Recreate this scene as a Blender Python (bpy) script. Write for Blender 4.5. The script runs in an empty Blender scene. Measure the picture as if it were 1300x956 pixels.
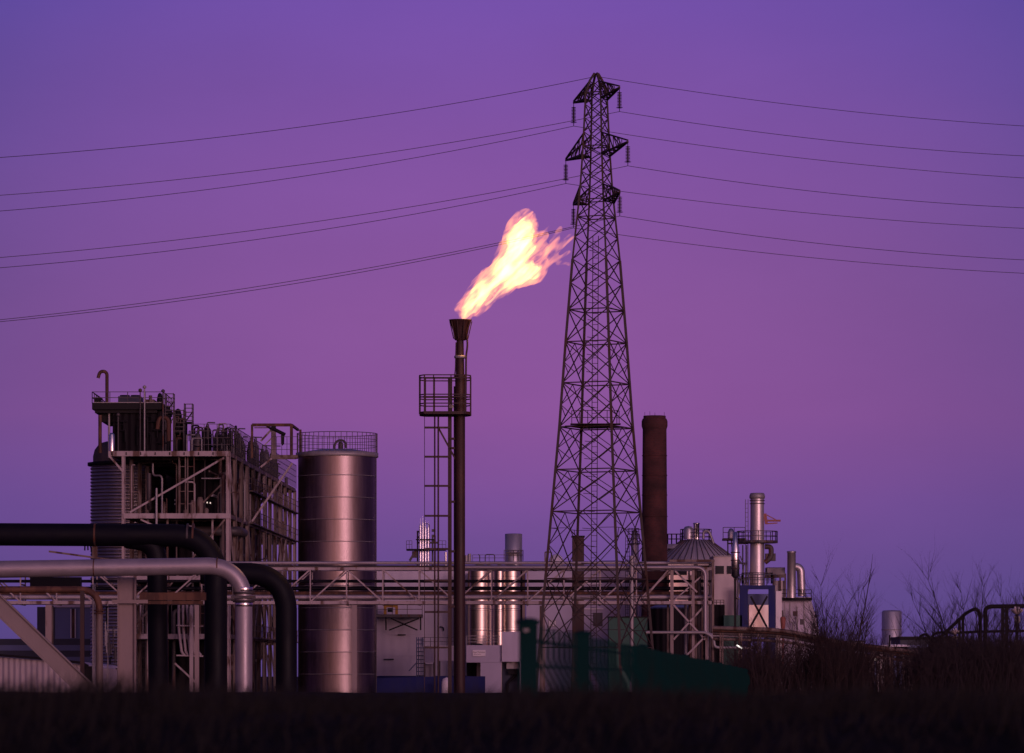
import bpy, math, random
from mathutils import Vector, Matrix
from mathutils import noise as mnoise
R = random.Random(7)
rad = math.radians
scene = bpy.context.scene
COL = scene.collection
F = 5000.0; HX = 650.0; HY = 858.0; CZ = 1.8

def at(px, py, Y):
    return Vector(((px-HX)*Y/F, Y, CZ+(HY-py)*Y/F))
def V(*a): return Vector(a)

# ------------------------------------------------------------------ mesh builder
class MB:
    def __init__(s): s.v=[]; s.f=[]; s.sm=[]
    def quad(s, pts, smooth=False):
        b=len(s.v); s.v += [Vector(p) for p in pts]; s.f.append(tuple(range(b,b+len(pts)))); s.sm.append(smooth); return s
    def obox(s, c, ax, ay, az):
        c=Vector(c); b=len(s.v)
        for sx in (-1,1):
            for sy in (-1,1):
                for sz in (-1,1): s.v.append(c+ax*sx+ay*sy+az*sz)
        for q in ((0,1,3,2),(4,6,7,5),(0,4,5,1),(2,3,7,6),(0,2,6,4),(1,5,7,3)):
            s.f.append(tuple(b+i for i in q)); s.sm.append(False)
        return s
    def box(s, p, q):
        p=Vector(p); q=Vector(q); c=(p+q)/2; h=(q-p)/2
        return s.obox(c, V(h.x,0,0), V(0,h.y,0), V(0,0,h.z))
    def bar(s, a, b, w, h=None):
        a=Vector(a); b=Vector(b); h=h or w; d=b-a; L=d.length
        if L<1e-6: return s
        d/=L; up=V(0,0,1) if abs(d.z)<.95 else V(0,1,0)
        x=d.cross(up).normalized(); y=x.cross(d).normalized()
        return s.obox((a+b)/2, d*(L/2), x*(w/2), y*(h/2))
    def sweep(s, pts, radii, n=8, caps=True):
        pts=[Vector(p) for p in pts]
        if isinstance(radii,(int,float)): radii=[radii]*len(pts)
        d0=(pts[1]-pts[0]).normalized(); up=V(0,0,1) if abs(d0.z)<.9 else V(1,0,0)
        x=d0.cross(up).normalized(); b=len(s.v); m=len(pts)
        for i,p in enumerate(pts):
            d=((pts[min(i+1,m-1)]-pts[max(i-1,0)])).normalized()
            x=(x-d*x.dot(d)).normalized(); y=d.cross(x)
            for k in range(n):
                a=2*math.pi*k/n
                s.v.append(p+(x*math.cos(a)+y*math.sin(a))*radii[i])
        for i in range(m-1):
            for k in range(n):
                k2=(k+1)%n
                s.f.append((b+i*n+k,b+i*n+k2,b+(i+1)*n+k2,b+(i+1)*n+k)); s.sm.append(n>4)
        if caps:
            for i,rev in ((0,True),(m-1,False)):
                c=len(s.v); s.v+= [s.v[b+i*n+k].copy() for k in range(n)]
                idx=list(range(c,c+n)); s.f.append(tuple(reversed(idx)) if rev else tuple(idx)); s.sm.append(False)
        return s
    def tube(s, a, b, r, n=8, r2=None, caps=True):
        return s.sweep([a,b],[r, r if r2 is None else r2],n,caps)
    def path(s, pts, r, n=10, bend=1.0, steps=7):
        pts=[Vector(p) for p in pts]; out=[pts[0]]
        for i in range(1,len(pts)-1):
            p=pts[i]; a=pts[i-1]-p; c=pts[i+1]-p
            t=min(bend,a.length*.48,c.length*.48); a=p+a.normalized()*t; c=p+c.normalized()*t
            for k in range(steps+1):
                u=k/steps; out.append(a*(1-u)**2+p*2*u*(1-u)*.86+ (a+c)*.14*u*(1-u)+c*u*u)
        out.append(pts[-1]); return s.sweep(out,r,n)
    def lathe(s, cx, cy, prof, n=32, a0=0, smooth=True):
        b=len(s.v); m=len(prof)
        for r,z in prof:
            for k in range(n):
                a=a0+2*math.pi*k/n; s.v.append(V(cx+r*math.cos(a),cy+r*math.sin(a),z))
        for i in range(m-1):
            for k in range(n):
                k2=(k+1)%n; s.f.append((b+i*n+k,b+i*n+k2,b+(i+1)*n+k2,b+(i+1)*n+k)); s.sm.append(smooth)
        for i,rev in ((0,True),(m-1,False)):
            if prof[i][0]>1e-4:
                c=len(s.v); s.v+=[s.v[b+i*n+k].copy() for k in range(n)]
                idx=list(range(c,c+n)); s.f.append(tuple(reversed(idx)) if rev else tuple(idx)); s.sm.append(False)
        return s
    def prism(s, outline, d):
        """outline: list of points, extruded by vector d"""
        o=[Vector(p) for p in outline]; n=len(o); d=Vector(d)
        s.quad(o); s.quad([p+d for p in reversed(o)])
        for i in range(n): s.quad([o[i],o[(i+1)%n],o[(i+1)%n]+d,o[i]+d])
        return s
    def build(s, name, mat, parent=None, label=None, cat=None, group=None, kind=None, origin=None):
        me=bpy.data.meshes.new(name)
        if parent is not None: off=Vector(parent.get('_o',(0,0,0)))
        elif origin is not None: off=Vector(origin)
        else: off=V(0,0,0)
        me.from_pydata([p-off for p in s.v],[],s.f)
        me.polygons.foreach_set('use_smooth', s.sm)
        me.materials.append(mat); me.update()
        o=bpy.data.objects.new(name,me); COL.objects.link(o)
        if parent is not None: o.parent=parent
        else: o.location=off
        o['_o']=tuple(off)
        tag(o,label,cat,group,kind)
        return o
def build_split(mb,name,mat,parent):
    """every separate piece of the builder becomes a part of its own"""
    key={}; ids=[]
    for p in mb.v: ids.append(key.setdefault((round(p.x,4),round(p.y,4),round(p.z,4)),len(key)))
    par=list(range(len(key)))
    def fd(i):
        while par[i]!=i: par[i]=par[par[i]]; i=par[i]
        return i
    for f in mb.f:
        for k in f[1:]: par[fd(ids[f[0]])]=fd(ids[k])
    g={}
    for f,sm in zip(mb.f,mb.sm): g.setdefault(fd(ids[f[0]]),[]).append((f,sm))
    for fs_ in g.values():
        m=MB(); mp={}
        for f,sm in fs_:
            for k in f:
                if k not in mp: mp[k]=len(m.v); m.v.append(mb.v[k])
            m.f.append(tuple(mp[k] for k in f)); m.sm.append(sm)
        m.build(name,mat,parent)
def tag(o,label=None,cat=None,group=None,kind=None):
    if label: o['label']=label
    if cat: o['category']=cat
    if group: o['group']=group
    if kind: o['kind']=kind
def thing(name,label,cat,loc,group=None):
    o=bpy.data.objects.new(name,None); COL.objects.link(o); o.location=loc; o['_o']=tuple(loc)
    o.empty_display_size=.5
    tag(o,label,cat,group); return o

# ------------------------------------------------------------------ materials
def mat(name,col,rough=.6,metal=0.0,var=.25,scale=1.0,streak=.25,rust=0.0,rustcol=(.09,.03,.015),bump=.0,coat=0):
    m=bpy.data.materials.new(name); m.use_nodes=True; nt=m.node_tree; N=nt.nodes; L=nt.links
    bs=N['Principled BSDF']; tc=N.new('ShaderNodeTexCoord'); mp=N.new('ShaderNodeMapping')
    mp.inputs['Scale'].default_value=(scale,scale,scale*streak); L.new(tc.outputs['Object'],mp.inputs[0])
    no=N.new('ShaderNodeTexNoise'); no.inputs['Scale'].default_value=1.0; no.inputs['Detail'].default_value=6; no.inputs['Roughness'].default_value=.65
    L.new(mp.outputs[0],no.inputs[0])
    mr=N.new('ShaderNodeMapRange'); mr.inputs[1].default_value=.3; mr.inputs[2].default_value=.7; mr.inputs[3].default_value=1-var; mr.inputs[4].default_value=1+var
    L.new(no.outputs[0],mr.inputs[0])
    mx=N.new('ShaderNodeMix'); mx.data_type='RGBA'; mx.blend_type='MULTIPLY'; mx.inputs[0].default_value=1
    mx.inputs[6].default_value=(*col,1); L.new(mr.outputs[0],mx.inputs[7]); out=mx.outputs[2]
    if rust>0:
        n2=N.new('ShaderNodeTexNoise'); n2.inputs['Scale'].default_value=1.7; n2.inputs['Detail'].default_value=8; L.new(mp.outputs[0],n2.inputs[0])
        r2=N.new('ShaderNodeMapRange'); r2.inputs[1].default_value=.62-rust*.3; r2.inputs[2].default_value=.7-rust*.25
        L.new(n2.outputs[0],r2.inputs[0]); m2=N.new('ShaderNodeMix'); m2.data_type='RGBA'
        L.new(r2.outputs[0],m2.inputs[0]); L.new(out,m2.inputs[6]); m2.inputs[7].default_value=(*rustcol,1); out=m2.outputs[2]
        if metal>0:
            iv=N.new('ShaderNodeMath'); iv.operation='MULTIPLY_ADD'; iv.inputs[1].default_value=-metal; iv.inputs[2].default_value=metal
            L.new(r2.outputs[0],iv.inputs[0]); L.new(iv.outputs[0],bs.inputs['Metallic'])
    L.new(out,bs.inputs['Base Color'])
    bs.inputs['Roughness'].default_value=rough
    if not (metal>0 and rust>0): bs.inputs['Metallic'].default_value=metal
    rr=N.new('ShaderNodeMapRange'); rr.inputs[1].default_value=.3; rr.inputs[2].default_value=.7; rr.inputs[3].default_value=max(0,rough-.1); rr.inputs[4].default_value=min(1,rough+.12)
    L.new(no.outputs[0],rr.inputs[0]); L.new(rr.outputs[0],bs.inputs['Roughness'])
    if bump:
        b=N.new('ShaderNodeBump'); b.inputs['Strength'].default_value=bump; b.inputs['Distance'].default_value=.05
        L.new(no.outputs[0],b.inputs['Height']); L.new(b.outputs[0],bs.inputs['Normal'])
    if coat: bs.inputs['Coat Weight'].default_value=coat
    return m
def panel_mat(name,col,rough,metal,step,depth,axis='X',var=.12,sheet=None):
    """profiled cladding: ribs along an axis as bump, sheet to sheet tone change"""
    m=mat(name,col,rough,metal,var,.5,.3,0); nt=m.node_tree; N=nt.nodes; L=nt.links; bs=N['Principled BSDF']
    tc=N.new('ShaderNodeTexCoord'); sp=N.new('ShaderNodeSeparateXYZ'); L.new(tc.outputs['Object'],sp.inputs[0])
    ml=N.new('ShaderNodeMath'); ml.operation='MULTIPLY'; ml.inputs[1].default_value=2*math.pi/step; L.new(sp.outputs[axis],ml.inputs[0])
    si=N.new('ShaderNodeMath'); si.operation='SINE'; L.new(ml.outputs[0],si.inputs[0])
    b=N.new('ShaderNodeBump'); b.inputs['Strength'].default_value=1; b.inputs['Distance'].default_value=depth
    L.new(si.outputs[0],b.inputs['Height']); L.new(b.outputs[0],bs.inputs['Normal'])
    return m
def steel_shell_mat(name,col,rough,course,segs,var=.18,band=.2):
    """brushed stainless shell rolled in courses: each plate has its own tone"""
    m=bpy.data.materials.new(name); m.use_nodes=True; nt=m.node_tree; N=nt.nodes; L=nt.links; bs=N['Principled BSDF']
    tc=N.new('ShaderNodeTexCoord'); sp=N.new('ShaderNodeSeparateXYZ'); L.new(tc.outputs['Object'],sp.inputs[0])
    def M(op,a,b=None,c=None):
        n=N.new('ShaderNodeMath'); n.operation=op
        for i,x in enumerate((a,b,c)):
            if x is None: continue
            if isinstance(x,(int,float)): n.inputs[i].default_value=x
            else: L.new(x,n.inputs[i])
        return n.outputs[0]
    row=M('FLOOR',M('DIVIDE',sp.outputs['Z'],course))
    ang=M('ARCTAN2',sp.outputs['Y'],sp.outputs['X'])
    colm=M('FLOOR',M('ADD',M('MULTIPLY',ang,segs/(2*math.pi)),M('MULTIPLY',row,.37)))
    cb=N.new('ShaderNodeCombineXYZ'); L.new(row,cb.inputs[0]); L.new(colm,cb.inputs[1])
    wn=N.new('ShaderNodeTexWhiteNoise'); wn.noise_dimensions='3D'; L.new(cb.outputs[0],wn.inputs[0])
    wr=N.new('ShaderNodeTexWhiteNoise'); wr.noise_dimensions='1D'; L.new(row,wr.inputs['W'])
    mp=N.new('ShaderNodeMapping'); mp.inputs['Scale'].default_value=(3,3,.25); L.new(tc.outputs['Object'],mp.inputs[0])
    no=N.new('ShaderNodeTexNoise'); no.inputs['Detail'].default_value=7; no.inputs['Roughness'].default_value=.7; no.inputs['Scale'].default_value=1; L.new(mp.outputs[0],no.inputs[0])
    t=M('ADD',M('ADD',M('MULTIPLY',M('SUBTRACT',wn.outputs[0],.5),var),M('MULTIPLY',M('SUBTRACT',wr.outputs[0],.5),band)),M('MULTIPLY',M('SUBTRACT',no.outputs[0],.5),1.1))
    fac=M('ADD',t,1.0)
    # seam lines
    fz=M('FRACT',M('DIVIDE',sp.outputs['Z'],course)); seam=M('GREATER_THAN',fz,.965)
    fac=M('MULTIPLY',fac,M('SUBTRACT',1.0,M('MULTIPLY',seam,.35)))
    mx=N.new('ShaderNodeMix'); mx.data_type='RGBA'; mx.blend_type='MULTIPLY'; mx.inputs[0].default_value=1
    mx.inputs[6].default_value=(*col,1); L.new(fac,mx.inputs[7]); L.new(mx.outputs[2],bs.inputs['Base Color'])
    bs.inputs['Metallic'].default_value=1
    L.new(M('ADD',M('MULTIPLY',M('SUBTRACT',no.outputs[0],.5),.25),rough),bs.inputs['Roughness'])
    return m
def brick_mat(name,c1,c2,mortar,sc):
    m=bpy.data.materials.new(name); m.use_nodes=True; nt=m.node_tree; N=nt.nodes; L=nt.links; bs=N['Principled BSDF']
    tc=N.new('ShaderNodeTexCoord'); sp=N.new('ShaderNodeSeparateXYZ'); L.new(tc.outputs['Object'],sp.inputs[0])
    at2=N.new('ShaderNodeMath'); at2.operation='ARCTAN2'; L.new(sp.outputs['Y'],at2.inputs[0]); L.new(sp.outputs['X'],at2.inputs[1])
    mu=N.new('ShaderNodeMath'); mu.operation='MULTIPLY'; mu.inputs[1].default_value=1.4; L.new(at2.outputs[0],mu.inputs[0])
    cb=N.new('ShaderNodeCombineXYZ'); L.new(mu.outputs[0],cb.inputs[0]); L.new(sp.outputs['Z'],cb.inputs[1])
    br=N.new('ShaderNodeTexBrick'); br.inputs['Scale'].default_value=sc; br.inputs['Color1'].default_value=(*c1,1); br.inputs['Color2'].default_value=(*c2,1); br.inputs['Mortar'].default_value=(*mortar,1)
    br.inputs['Mortar Size'].default_value=.03; L.new(cb.outputs[0],br.inputs[0])
    no=N.new('ShaderNodeTexNoise'); no.inputs['Scale'].default_value=.6; no.inputs['Detail'].default_value=8; L.new(tc.outputs['Object'],no.inputs[0])
    mr=N.new('ShaderNodeMapRange'); mr.inputs[1].default_value=.3; mr.inputs[2].default_value=.7; mr.inputs[3].default_value=.45; mr.inputs[4].default_value=1.5; L.new(no.outputs[0],mr.inputs[0])
    mx=N.new('ShaderNodeMix'); mx.data_type='RGBA'; mx.blend_type='MULTIPLY'; mx.inputs[0].default_value=1
    L.new(br.outputs[0],mx.inputs[6]); L.new(mr.outputs[0],mx.inputs[7]); L.new(mx.outputs[2],bs.inputs['Base Color']); bs.inputs['Roughness'].default_value=.9
    return m
def emis(name,col,s):
    m=bpy.data.materials.new(name); m.use_nodes=True; N=m.node_tree.nodes; bs=N['Principled BSDF']
    bs.inputs['Base Color'].default_value=(.8,.8,.8,1); bs.inputs['Emission Color'].default_value=(*col,1); bs.inputs['Emission Strength'].default_value=s
    return m

M = dict(
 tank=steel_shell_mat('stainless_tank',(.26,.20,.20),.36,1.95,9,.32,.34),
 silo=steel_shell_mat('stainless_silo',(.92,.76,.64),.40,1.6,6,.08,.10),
 ribbed=mat('ribbed_steel',(.42,.36,.38),.38,.9,.2,.5,.3),
 column=mat('polished_column',(.85,.78,.75),.25,1,.1,.5,.3),
 duct=mat('duct_steel',(.62,.55,.56),.42,.8,.15,.5,.3),
 galv=mat('galvanised_steel',(.34,.30,.31),.5,.35,.25,.7,.3),
 beige=mat('pale_painted_steel',(.40,.315,.325),.6,0,.22,.8,.3,.28,(.10,.045,.03)),
 brownst=mat('weathered_brown_steel',(.19,.135,.12),.65,.1,.35,.8,.3,.4,(.07,.025,.015)),
 dim=mat('dull_grey_steel',(.09,.072,.078),.6,.3,.3,.8,.3,.2),
 darkst=mat('dark_steel',(.012,.009,.012),.6,.1,.3,.8,.3),
 rail=mat('railing_steel',(.075,.055,.065),.6,.2,.25,2,.5),
 pylon=mat('pylon_steel',(.045,.026,.028),.7,.0,.4,.5,.5,.35,(.05,.018,.012)),
 flare=mat('heat_stained_steel',(.042,.014,.014),.6,.1,.4,.8,.2,.3,(.06,.02,.014)),
 silverpipe=mat('aluminium_clad_pipe',(.40,.34,.37),.46,.5,.12,.8,.6),
 darkpipe=mat('dark_lagged_pipe',(.003,.0022,.007),.62,0,.3,.8,.5),
 rust=mat('rusty_pipe',(.075,.030,.020),.7,.1,.45,1.2,.3,.4,(.14,.06,.035)),
 post=mat('painted_post',(.30,.22,.215),.6,0,.15,.7,.2,.12,(.12,.06,.045)),
 strut=mat('painted_strut',(.27,.21,.20),.55,0,.15,.7,.3),
 brick=brick_mat('chimney_brick',(.075,.018,.017),(.055,.013,.014),(.055,.026,.026),1.3),
 clad=panel_mat('grey_cladding',(.56,.48,.58),.6,.0,.9,.008),
 clad2=panel_mat('pale_corrugated_cladding',(.56,.46,.48),.55,.1,.34,.03),
 clad3=panel_mat('cream_cladding',(.66,.54,.52),.6,0,1.1,.008),
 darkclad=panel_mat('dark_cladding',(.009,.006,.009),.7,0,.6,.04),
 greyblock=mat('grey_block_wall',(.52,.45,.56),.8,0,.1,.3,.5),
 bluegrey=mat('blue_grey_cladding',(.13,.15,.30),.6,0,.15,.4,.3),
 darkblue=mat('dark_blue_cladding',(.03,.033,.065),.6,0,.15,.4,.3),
 blue=mat('blue_painted_steel',(.005,.009,.11),.7,0,.2,1,.3),
 green=mat('green_cladding',(.02,.09,.065),.6,0,.15,.6,.3),
 fence=mat('green_coated_fence',(.000,.024,.022),.85,0,.25,1,.3),
 white=mat('white_paint',(.90,.80,.82),.5,0,.1,1,.3),
 cone=panel_mat('standing_seam_roof',(.38,.33,.38),.5,.3,.9,.02),
 glass=mat('dark_window_glass',(.008,.008,.012),.6,0,.1),
 yellow=mat('yellow_painted_gantry',(.42,.20,.015),.55,0,.25,1,.4),
 redarm=mat('red_painted_arm',(.33,.10,.08),.6,0,.2,1,.4),
 porcelain=mat('brown_glazed_insulator',(.05,.03,.03),.2,0,.1),
 cable=mat('aluminium_conductor',(.06,.05,.06),.5,.5,.1),
 bark=mat('bare_bark',(.030,.015,.015),.85,0,.3,3,.4),
 darkbark=mat('dark_bark',(.022,.012,.015),.85,0,.3,3,.4),
 metalpanel=mat('bare_metal_panel',(.88,.76,.72),.38,.95,.12,.6,.3),
 text=mat('sign_lettering',(.12,.03,.03),.6,0,.05),
 lamp=emis('lit_lamp',(1,.80,.66),.8),
 lampw=emis('lit_strip',(1,.92,.85),2.5),
)
def ground_mat(name,c1,c2,sc,bump):
    m=bpy.data.materials.new(name); m.use_nodes=True; N=m.node_tree.nodes; L=m.node_tree.links; bs=N['Principled BSDF']
    tc=N.new('ShaderNodeTexCoord'); a=N.new('ShaderNodeTexNoise'); a.inputs['Scale'].default_value=sc; a.inputs['Detail'].default_value=10; L.new(tc.outputs['Object'],a.inputs[0])
    r=N.new('ShaderNodeValToRGB'); r.color_ramp.elements[0].position=.35; r.color_ramp.elements[0].color=(*c1,1); r.color_ramp.elements[1].position=.7; r.color_ramp.elements[1].color=(*c2,1)
    L.new(a.outputs[0],r.inputs[0]); L.new(r.outputs[0],bs.inputs['Base Color']); bs.inputs['Roughness'].default_value=1
    bs.inputs['Specular IOR Level'].default_value=.1
    b=N.new('ShaderNodeBump'); b.inputs['Strength'].default_value=bump; b.inputs['Distance'].default_value=.2; L.new(a.outputs[0],b.inputs['Height']); L.new(b.outputs[0],bs.inputs['Normal'])
    return m
M['darkpipe'].node_tree.nodes['Principled BSDF'].inputs['Specular IOR Level'].default_value=.22
for k_,v_ in (('darkst',.2),('darkclad',.15),('fence',.2)): M[k_].node_tree.nodes['Principled BSDF'].inputs['Specular IOR Level'].default_value=v_
M['soil']=ground_mat('dark_peaty_ground',(.006,.004,.004),(.013,.008,.008),1.2,.7)
M['asphalt']=ground_mat('yard_asphalt',(.03,.028,.03),(.05,.046,.048),.8,.2)
M['grass']=mat('dead_grass',(.011,.008,.007),.95,0,.4,2,1)

# ------------------------------------------------------------------ world, sun, camera
WAZ=rad(14)                                   # afterglow: behind the camera, a little to the right
w=bpy.data.worlds.new('World'); scene.world=w; w.use_nodes=True
nt=w.node_tree; N=nt.nodes; L=nt.links; N.clear()
def WM(op,a,b=None,c=None,cl=False):
    n=N.new('ShaderNodeMath'); n.operation=op; n.use_clamp=cl
    for i,x in enumerate((a,b,c)):
        if x is None: continue
        if isinstance(x,(int,float)): n.inputs[i].default_value=x
        else: L.new(x,n.inputs[i])
    return n.outputs[0]
def s2l(c): return tuple((x/255/12.92 if x/255<=.04045 else ((x/255+.055)/1.055)**2.4) for x in c)
def ramp(inp,stops):
    r=N.new('ShaderNodeValToRGB'); cr=r.color_ramp; cr.interpolation='B_SPLINE' if False else 'EASE'
    cr.interpolation='LINEAR'
    while len(cr.elements)<len(stops): cr.elements.new(.5)
    for e,(p,c) in zip(cr.elements,stops): e.position=p; e.color=(*c,1)
    L.new(inp,r.inputs[0]); return r.outputs[0]
tc=N.new('ShaderNodeTexCoord'); sp=N.new('ShaderNodeSeparateXYZ'); L.new(tc.outputs['Generated'],sp.inputs[0])
X_,Y_,Z_=sp.outputs
zc=WM('MAXIMUM',Z_,0.0)
nz=N.new('ShaderNodeTexNoise'); nz.inputs['Scale'].default_value=7; nz.inputs['Detail'].default_value=4
mpn=N.new('ShaderNodeMapping'); mpn.inputs['Scale'].default_value=(1,1,3.2); L.new(tc.outputs['Generated'],mpn.inputs[0]); L.new(mpn.outputs[0],nz.inputs[0])
zw=WM('MAXIMUM',WM('ADD',zc,WM('MULTIPLY',WM('SUBTRACT',nz.outputs[0],.5),.022)),0.0)
east=ramp(WM('MULTIPLY',zw,2.5),[(0,s2l((87,66,126))),(.055,s2l((101,75,141))),(.105,s2l((120,79,151))),(.165,s2l((137,82,153))),(.23,s2l((135,82,154))),(.31,s2l((131,81,161))),(.42,s2l((116,77,169))),(.6,s2l((96,76,160))),(1,s2l((60,58,126)))])
west=ramp(zc,[(0,(.92,.42,.34)),(.06,(.95,.42,.38)),(.14,(.62,.29,.35)),(.3,(.28,.165,.31)),(.6,(.13,.10,.24)),(1,(.05,.045,.13))])
# blend by azimuth
mw=N.new('ShaderNodeMapRange'); mw.interpolation_type='SMOOTHSTEP'; mw.inputs[1].default_value=-.25; mw.inputs[2].default_value=-.97
wdot=WM('ADD',WM('MULTIPLY',X_,math.sin(WAZ)),WM('MULTIPLY',Y_,-math.cos(WAZ)))   # 1 toward the afterglow
L.new(WM('MULTIPLY',wdot,-1.0),mw.inputs[0])
mixw=N.new('ShaderNodeMix'); mixw.data_type='RGBA'; L.new(mw.outputs[0],mixw.inputs[0]); L.new(east,mixw.inputs[6]); L.new(west,mixw.inputs[7])
# brighter heart of the afterglow
pk=WM('ADD',1.0,WM('MULTIPLY',WM('POWER',WM('MAXIMUM',wdot,0.0),14.0),1.5))
mpk=N.new('ShaderNodeMix'); mpk.data_type='RGBA'; mpk.blend_type='MULTIPLY'; mpk.inputs[0].default_value=1; L.new(mixw.outputs[2],mpk.inputs[6]); L.new(pk,mpk.inputs[7])
# eastern sky colour darkened to both sides and upper corners, imitating lens vignetting
xx=WM('MULTIPLY',WM('MULTIPLY',WM('MULTIPLY',X_,X_),-1.0/.0169),WM('MINIMUM',WM('ADD',.67,WM('MULTIPLY',zc,5.0)),1.6))
fall=N.new('ShaderNodeCombineXYZ')
for i,k in enumerate((.28,.14,.12)): L.new(WM('MAXIMUM',WM('ADD',1.0,WM('MULTIPLY',xx,k)),.55),fall.inputs[i])
inv=WM('MAXIMUM',Y_,0.0)
fm=N.new('ShaderNodeMix'); fm.data_type='VECTOR'; L.new(inv,fm.inputs[0]); fm.inputs[4].default_value=(1,1,1); L.new(fall.outputs[0],fm.inputs[5])
m3=N.new('ShaderNodeMix'); m3.data_type='RGBA'; m3.blend_type='MULTIPLY'; m3.inputs[0].default_value=1; L.new(mpk.outputs[2],m3.inputs[6]); L.new(fm.outputs[1],m3.inputs[7])
# a quarter turn away from both horizon glows the dusk sky is dimmer
sd_=N.new('ShaderNodeMapRange'); sd_.interpolation_type='SMOOTHSTEP'; L.new(Y_,sd_.inputs[0]); sd_.inputs[1].default_value=.93; sd_.inputs[2].default_value=.55; sd_.inputs[3].default_value=0; sd_.inputs[4].default_value=1
side=WM('SUBTRACT',1.0,WM('MULTIPLY',WM('MULTIPLY',sd_.outputs[0],WM('SUBTRACT',1.0,mw.outputs[0])),.62))
m4=N.new('ShaderNodeMix'); m4.data_type='RGBA'; m4.blend_type='MULTIPLY'; m4.inputs[0].default_value=1; L.new(m3.outputs[2],m4.inputs[6]); L.new(side,m4.inputs[7])
bgA=N.new('ShaderNodeBackground'); L.new(m4.outputs[2],bgA.inputs[0]); bgA.inputs[1].default_value=1
sky=N.new('ShaderNodeTexSky'); sky.sky_type='NISHITA'; sky.sun_disc=False; sky.sun_elevation=rad(.5); sky.sun_rotation=rad(180)-WAZ; sky.dust_density=3
nz2=N.new('ShaderNodeTexNoise'); nz2.inputs['Scale'].default_value=11; nz2.inputs['Detail'].default_value=6; nz2.inputs['Roughness'].default_value=.55
mp2=N.new('ShaderNodeMapping'); mp2.inputs['Scale'].default_value=(1,1,2.6); mp2.inputs['Location'].default_value=(.3,0,.2); L.new(tc.outputs['Generated'],mp2.inputs[0]); L.new(mp2.outputs[0],nz2.inputs[0])
m5=N.new('ShaderNodeMix'); m5.data_type='RGBA'; m5.blend_type='MULTIPLY'; m5.inputs[0].default_value=1; L.new(m4.outputs[2],m5.inputs[6]); L.new(WM('ADD',.9,WM('MULTIPLY',nz2.outputs[0],.2)),m5.inputs[7]); L.new(m5.outputs[2],bgA.inputs[0])
bgB=N.new('ShaderNodeBackground'); L.new(sky.outputs[0],bgB.inputs[0]); bgB.inputs[1].default_value=.01
ad=N.new('ShaderNodeAddShader'); L.new(bgA.outputs[0],ad.inputs[0]); L.new(bgB.outputs[0],ad.inputs[1])
wo=N.new('ShaderNodeOutputWorld'); L.new(ad.outputs[0],wo.inputs[0])
sl=bpy.data.lights.new('sun','SUN'); sl.energy=.78; sl.angle=rad(18); sl.color=(1,.58,.68)
so=bpy.data.objects.new('sun',sl); COL.objects.link(so)
sd=V(math.sin(rad(26)),-math.cos(rad(26)),math.tan(rad(6)))   # direction toward the light
so.rotation_euler=sd.to_track_quat('Z','Y').to_euler(); so.location=(60,-60,40)
cam=bpy.data.cameras.new('camera'); co=bpy.data.objects.new('camera',cam); COL.objects.link(co); scene.camera=co
co.location=(0,0,CZ); co.rotation_euler=(rad(90),0,0); cam.sensor_width=36; cam.lens=F/1300*36; cam.shift_y=(HY-478)/1300
cam.clip_start=.5; cam.clip_end=20000; cam.dof.use_dof=True; cam.dof.focus_distance=280; cam.dof.aperture_fstop=8
scene.view_settings.view_transform='Standard'; scene.view_settings.look='None'; scene.view_settings.exposure=0; scene.view_settings.gamma=1
scene.view_settings.use_curve_mapping=False
scene.render.engine='CYCLES'; scene.cycles.max_bounces=6; scene.cycles.volume_step_rate=.12; scene.cycles.volume_max_steps=512
scene.cycles.sample_clamp_indirect=4; scene.cycles.use_denoising=True

# ------------------------------------------------------------------ ground
def fx_(Y): return .05+.0672*(Y-12)
def ridge(x,y):
    e=0
    if 72<y<140:
        up=min(1,(y-72)/24); dn=min(1,(140-y)/22); t=min(up,dn); t=t*t*(3-2*t)
        e=1.3*t+t*(mnoise.noise(V(x*.35,y*.12,0))*.07+mnoise.noise(V(x*1.3,y*.5,3))*.025)
    if 2<y<18:      # the low grassy bank the camera looks over
        up=min(1,(y-2)/7.3); dn=min(1,(18-y)/6.5); t=max(0,min(up,dn)); t=t*t*(3-2*t)
        e=1.71*t+t*(mnoise.noise(V(x*.9,y*.5,7))*.022+mnoise.noise(V(x*3,y*2,2))*.008)
    return e
g=MB(); xs=[-3000,-600,-150,-60]+[-36+i*.75 for i in range(42)]+[-4.5+i*.18 for i in range(51)]+[5+i*.75 for i in range(42)]+[60,150,600,3000]
ys=[-400,-50,0,2,3]+[4+i*.4 for i in range(36)]+[20,30,60,70]+[72+i*1.5 for i in range(46)]+[142,160,400,1200,9000]
for y in ys:
    for x in xs: g.v.append(V(x,y,ridge(x,y)))
nx=len(xs)
for j in range(len(ys)-1):
    for i in range(nx-1): g.f.append((j*nx+i,j*nx+i+1,(j+1)*nx+i+1,(j+1)*nx+i)); g.sm.append(True)
g.build('ground',M['soil'],kind='structure')
MB().box((-260,146,-.2),(260,760,.004)).build('works_yard',M['asphalt'],kind='structure')
g=MB()
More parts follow.
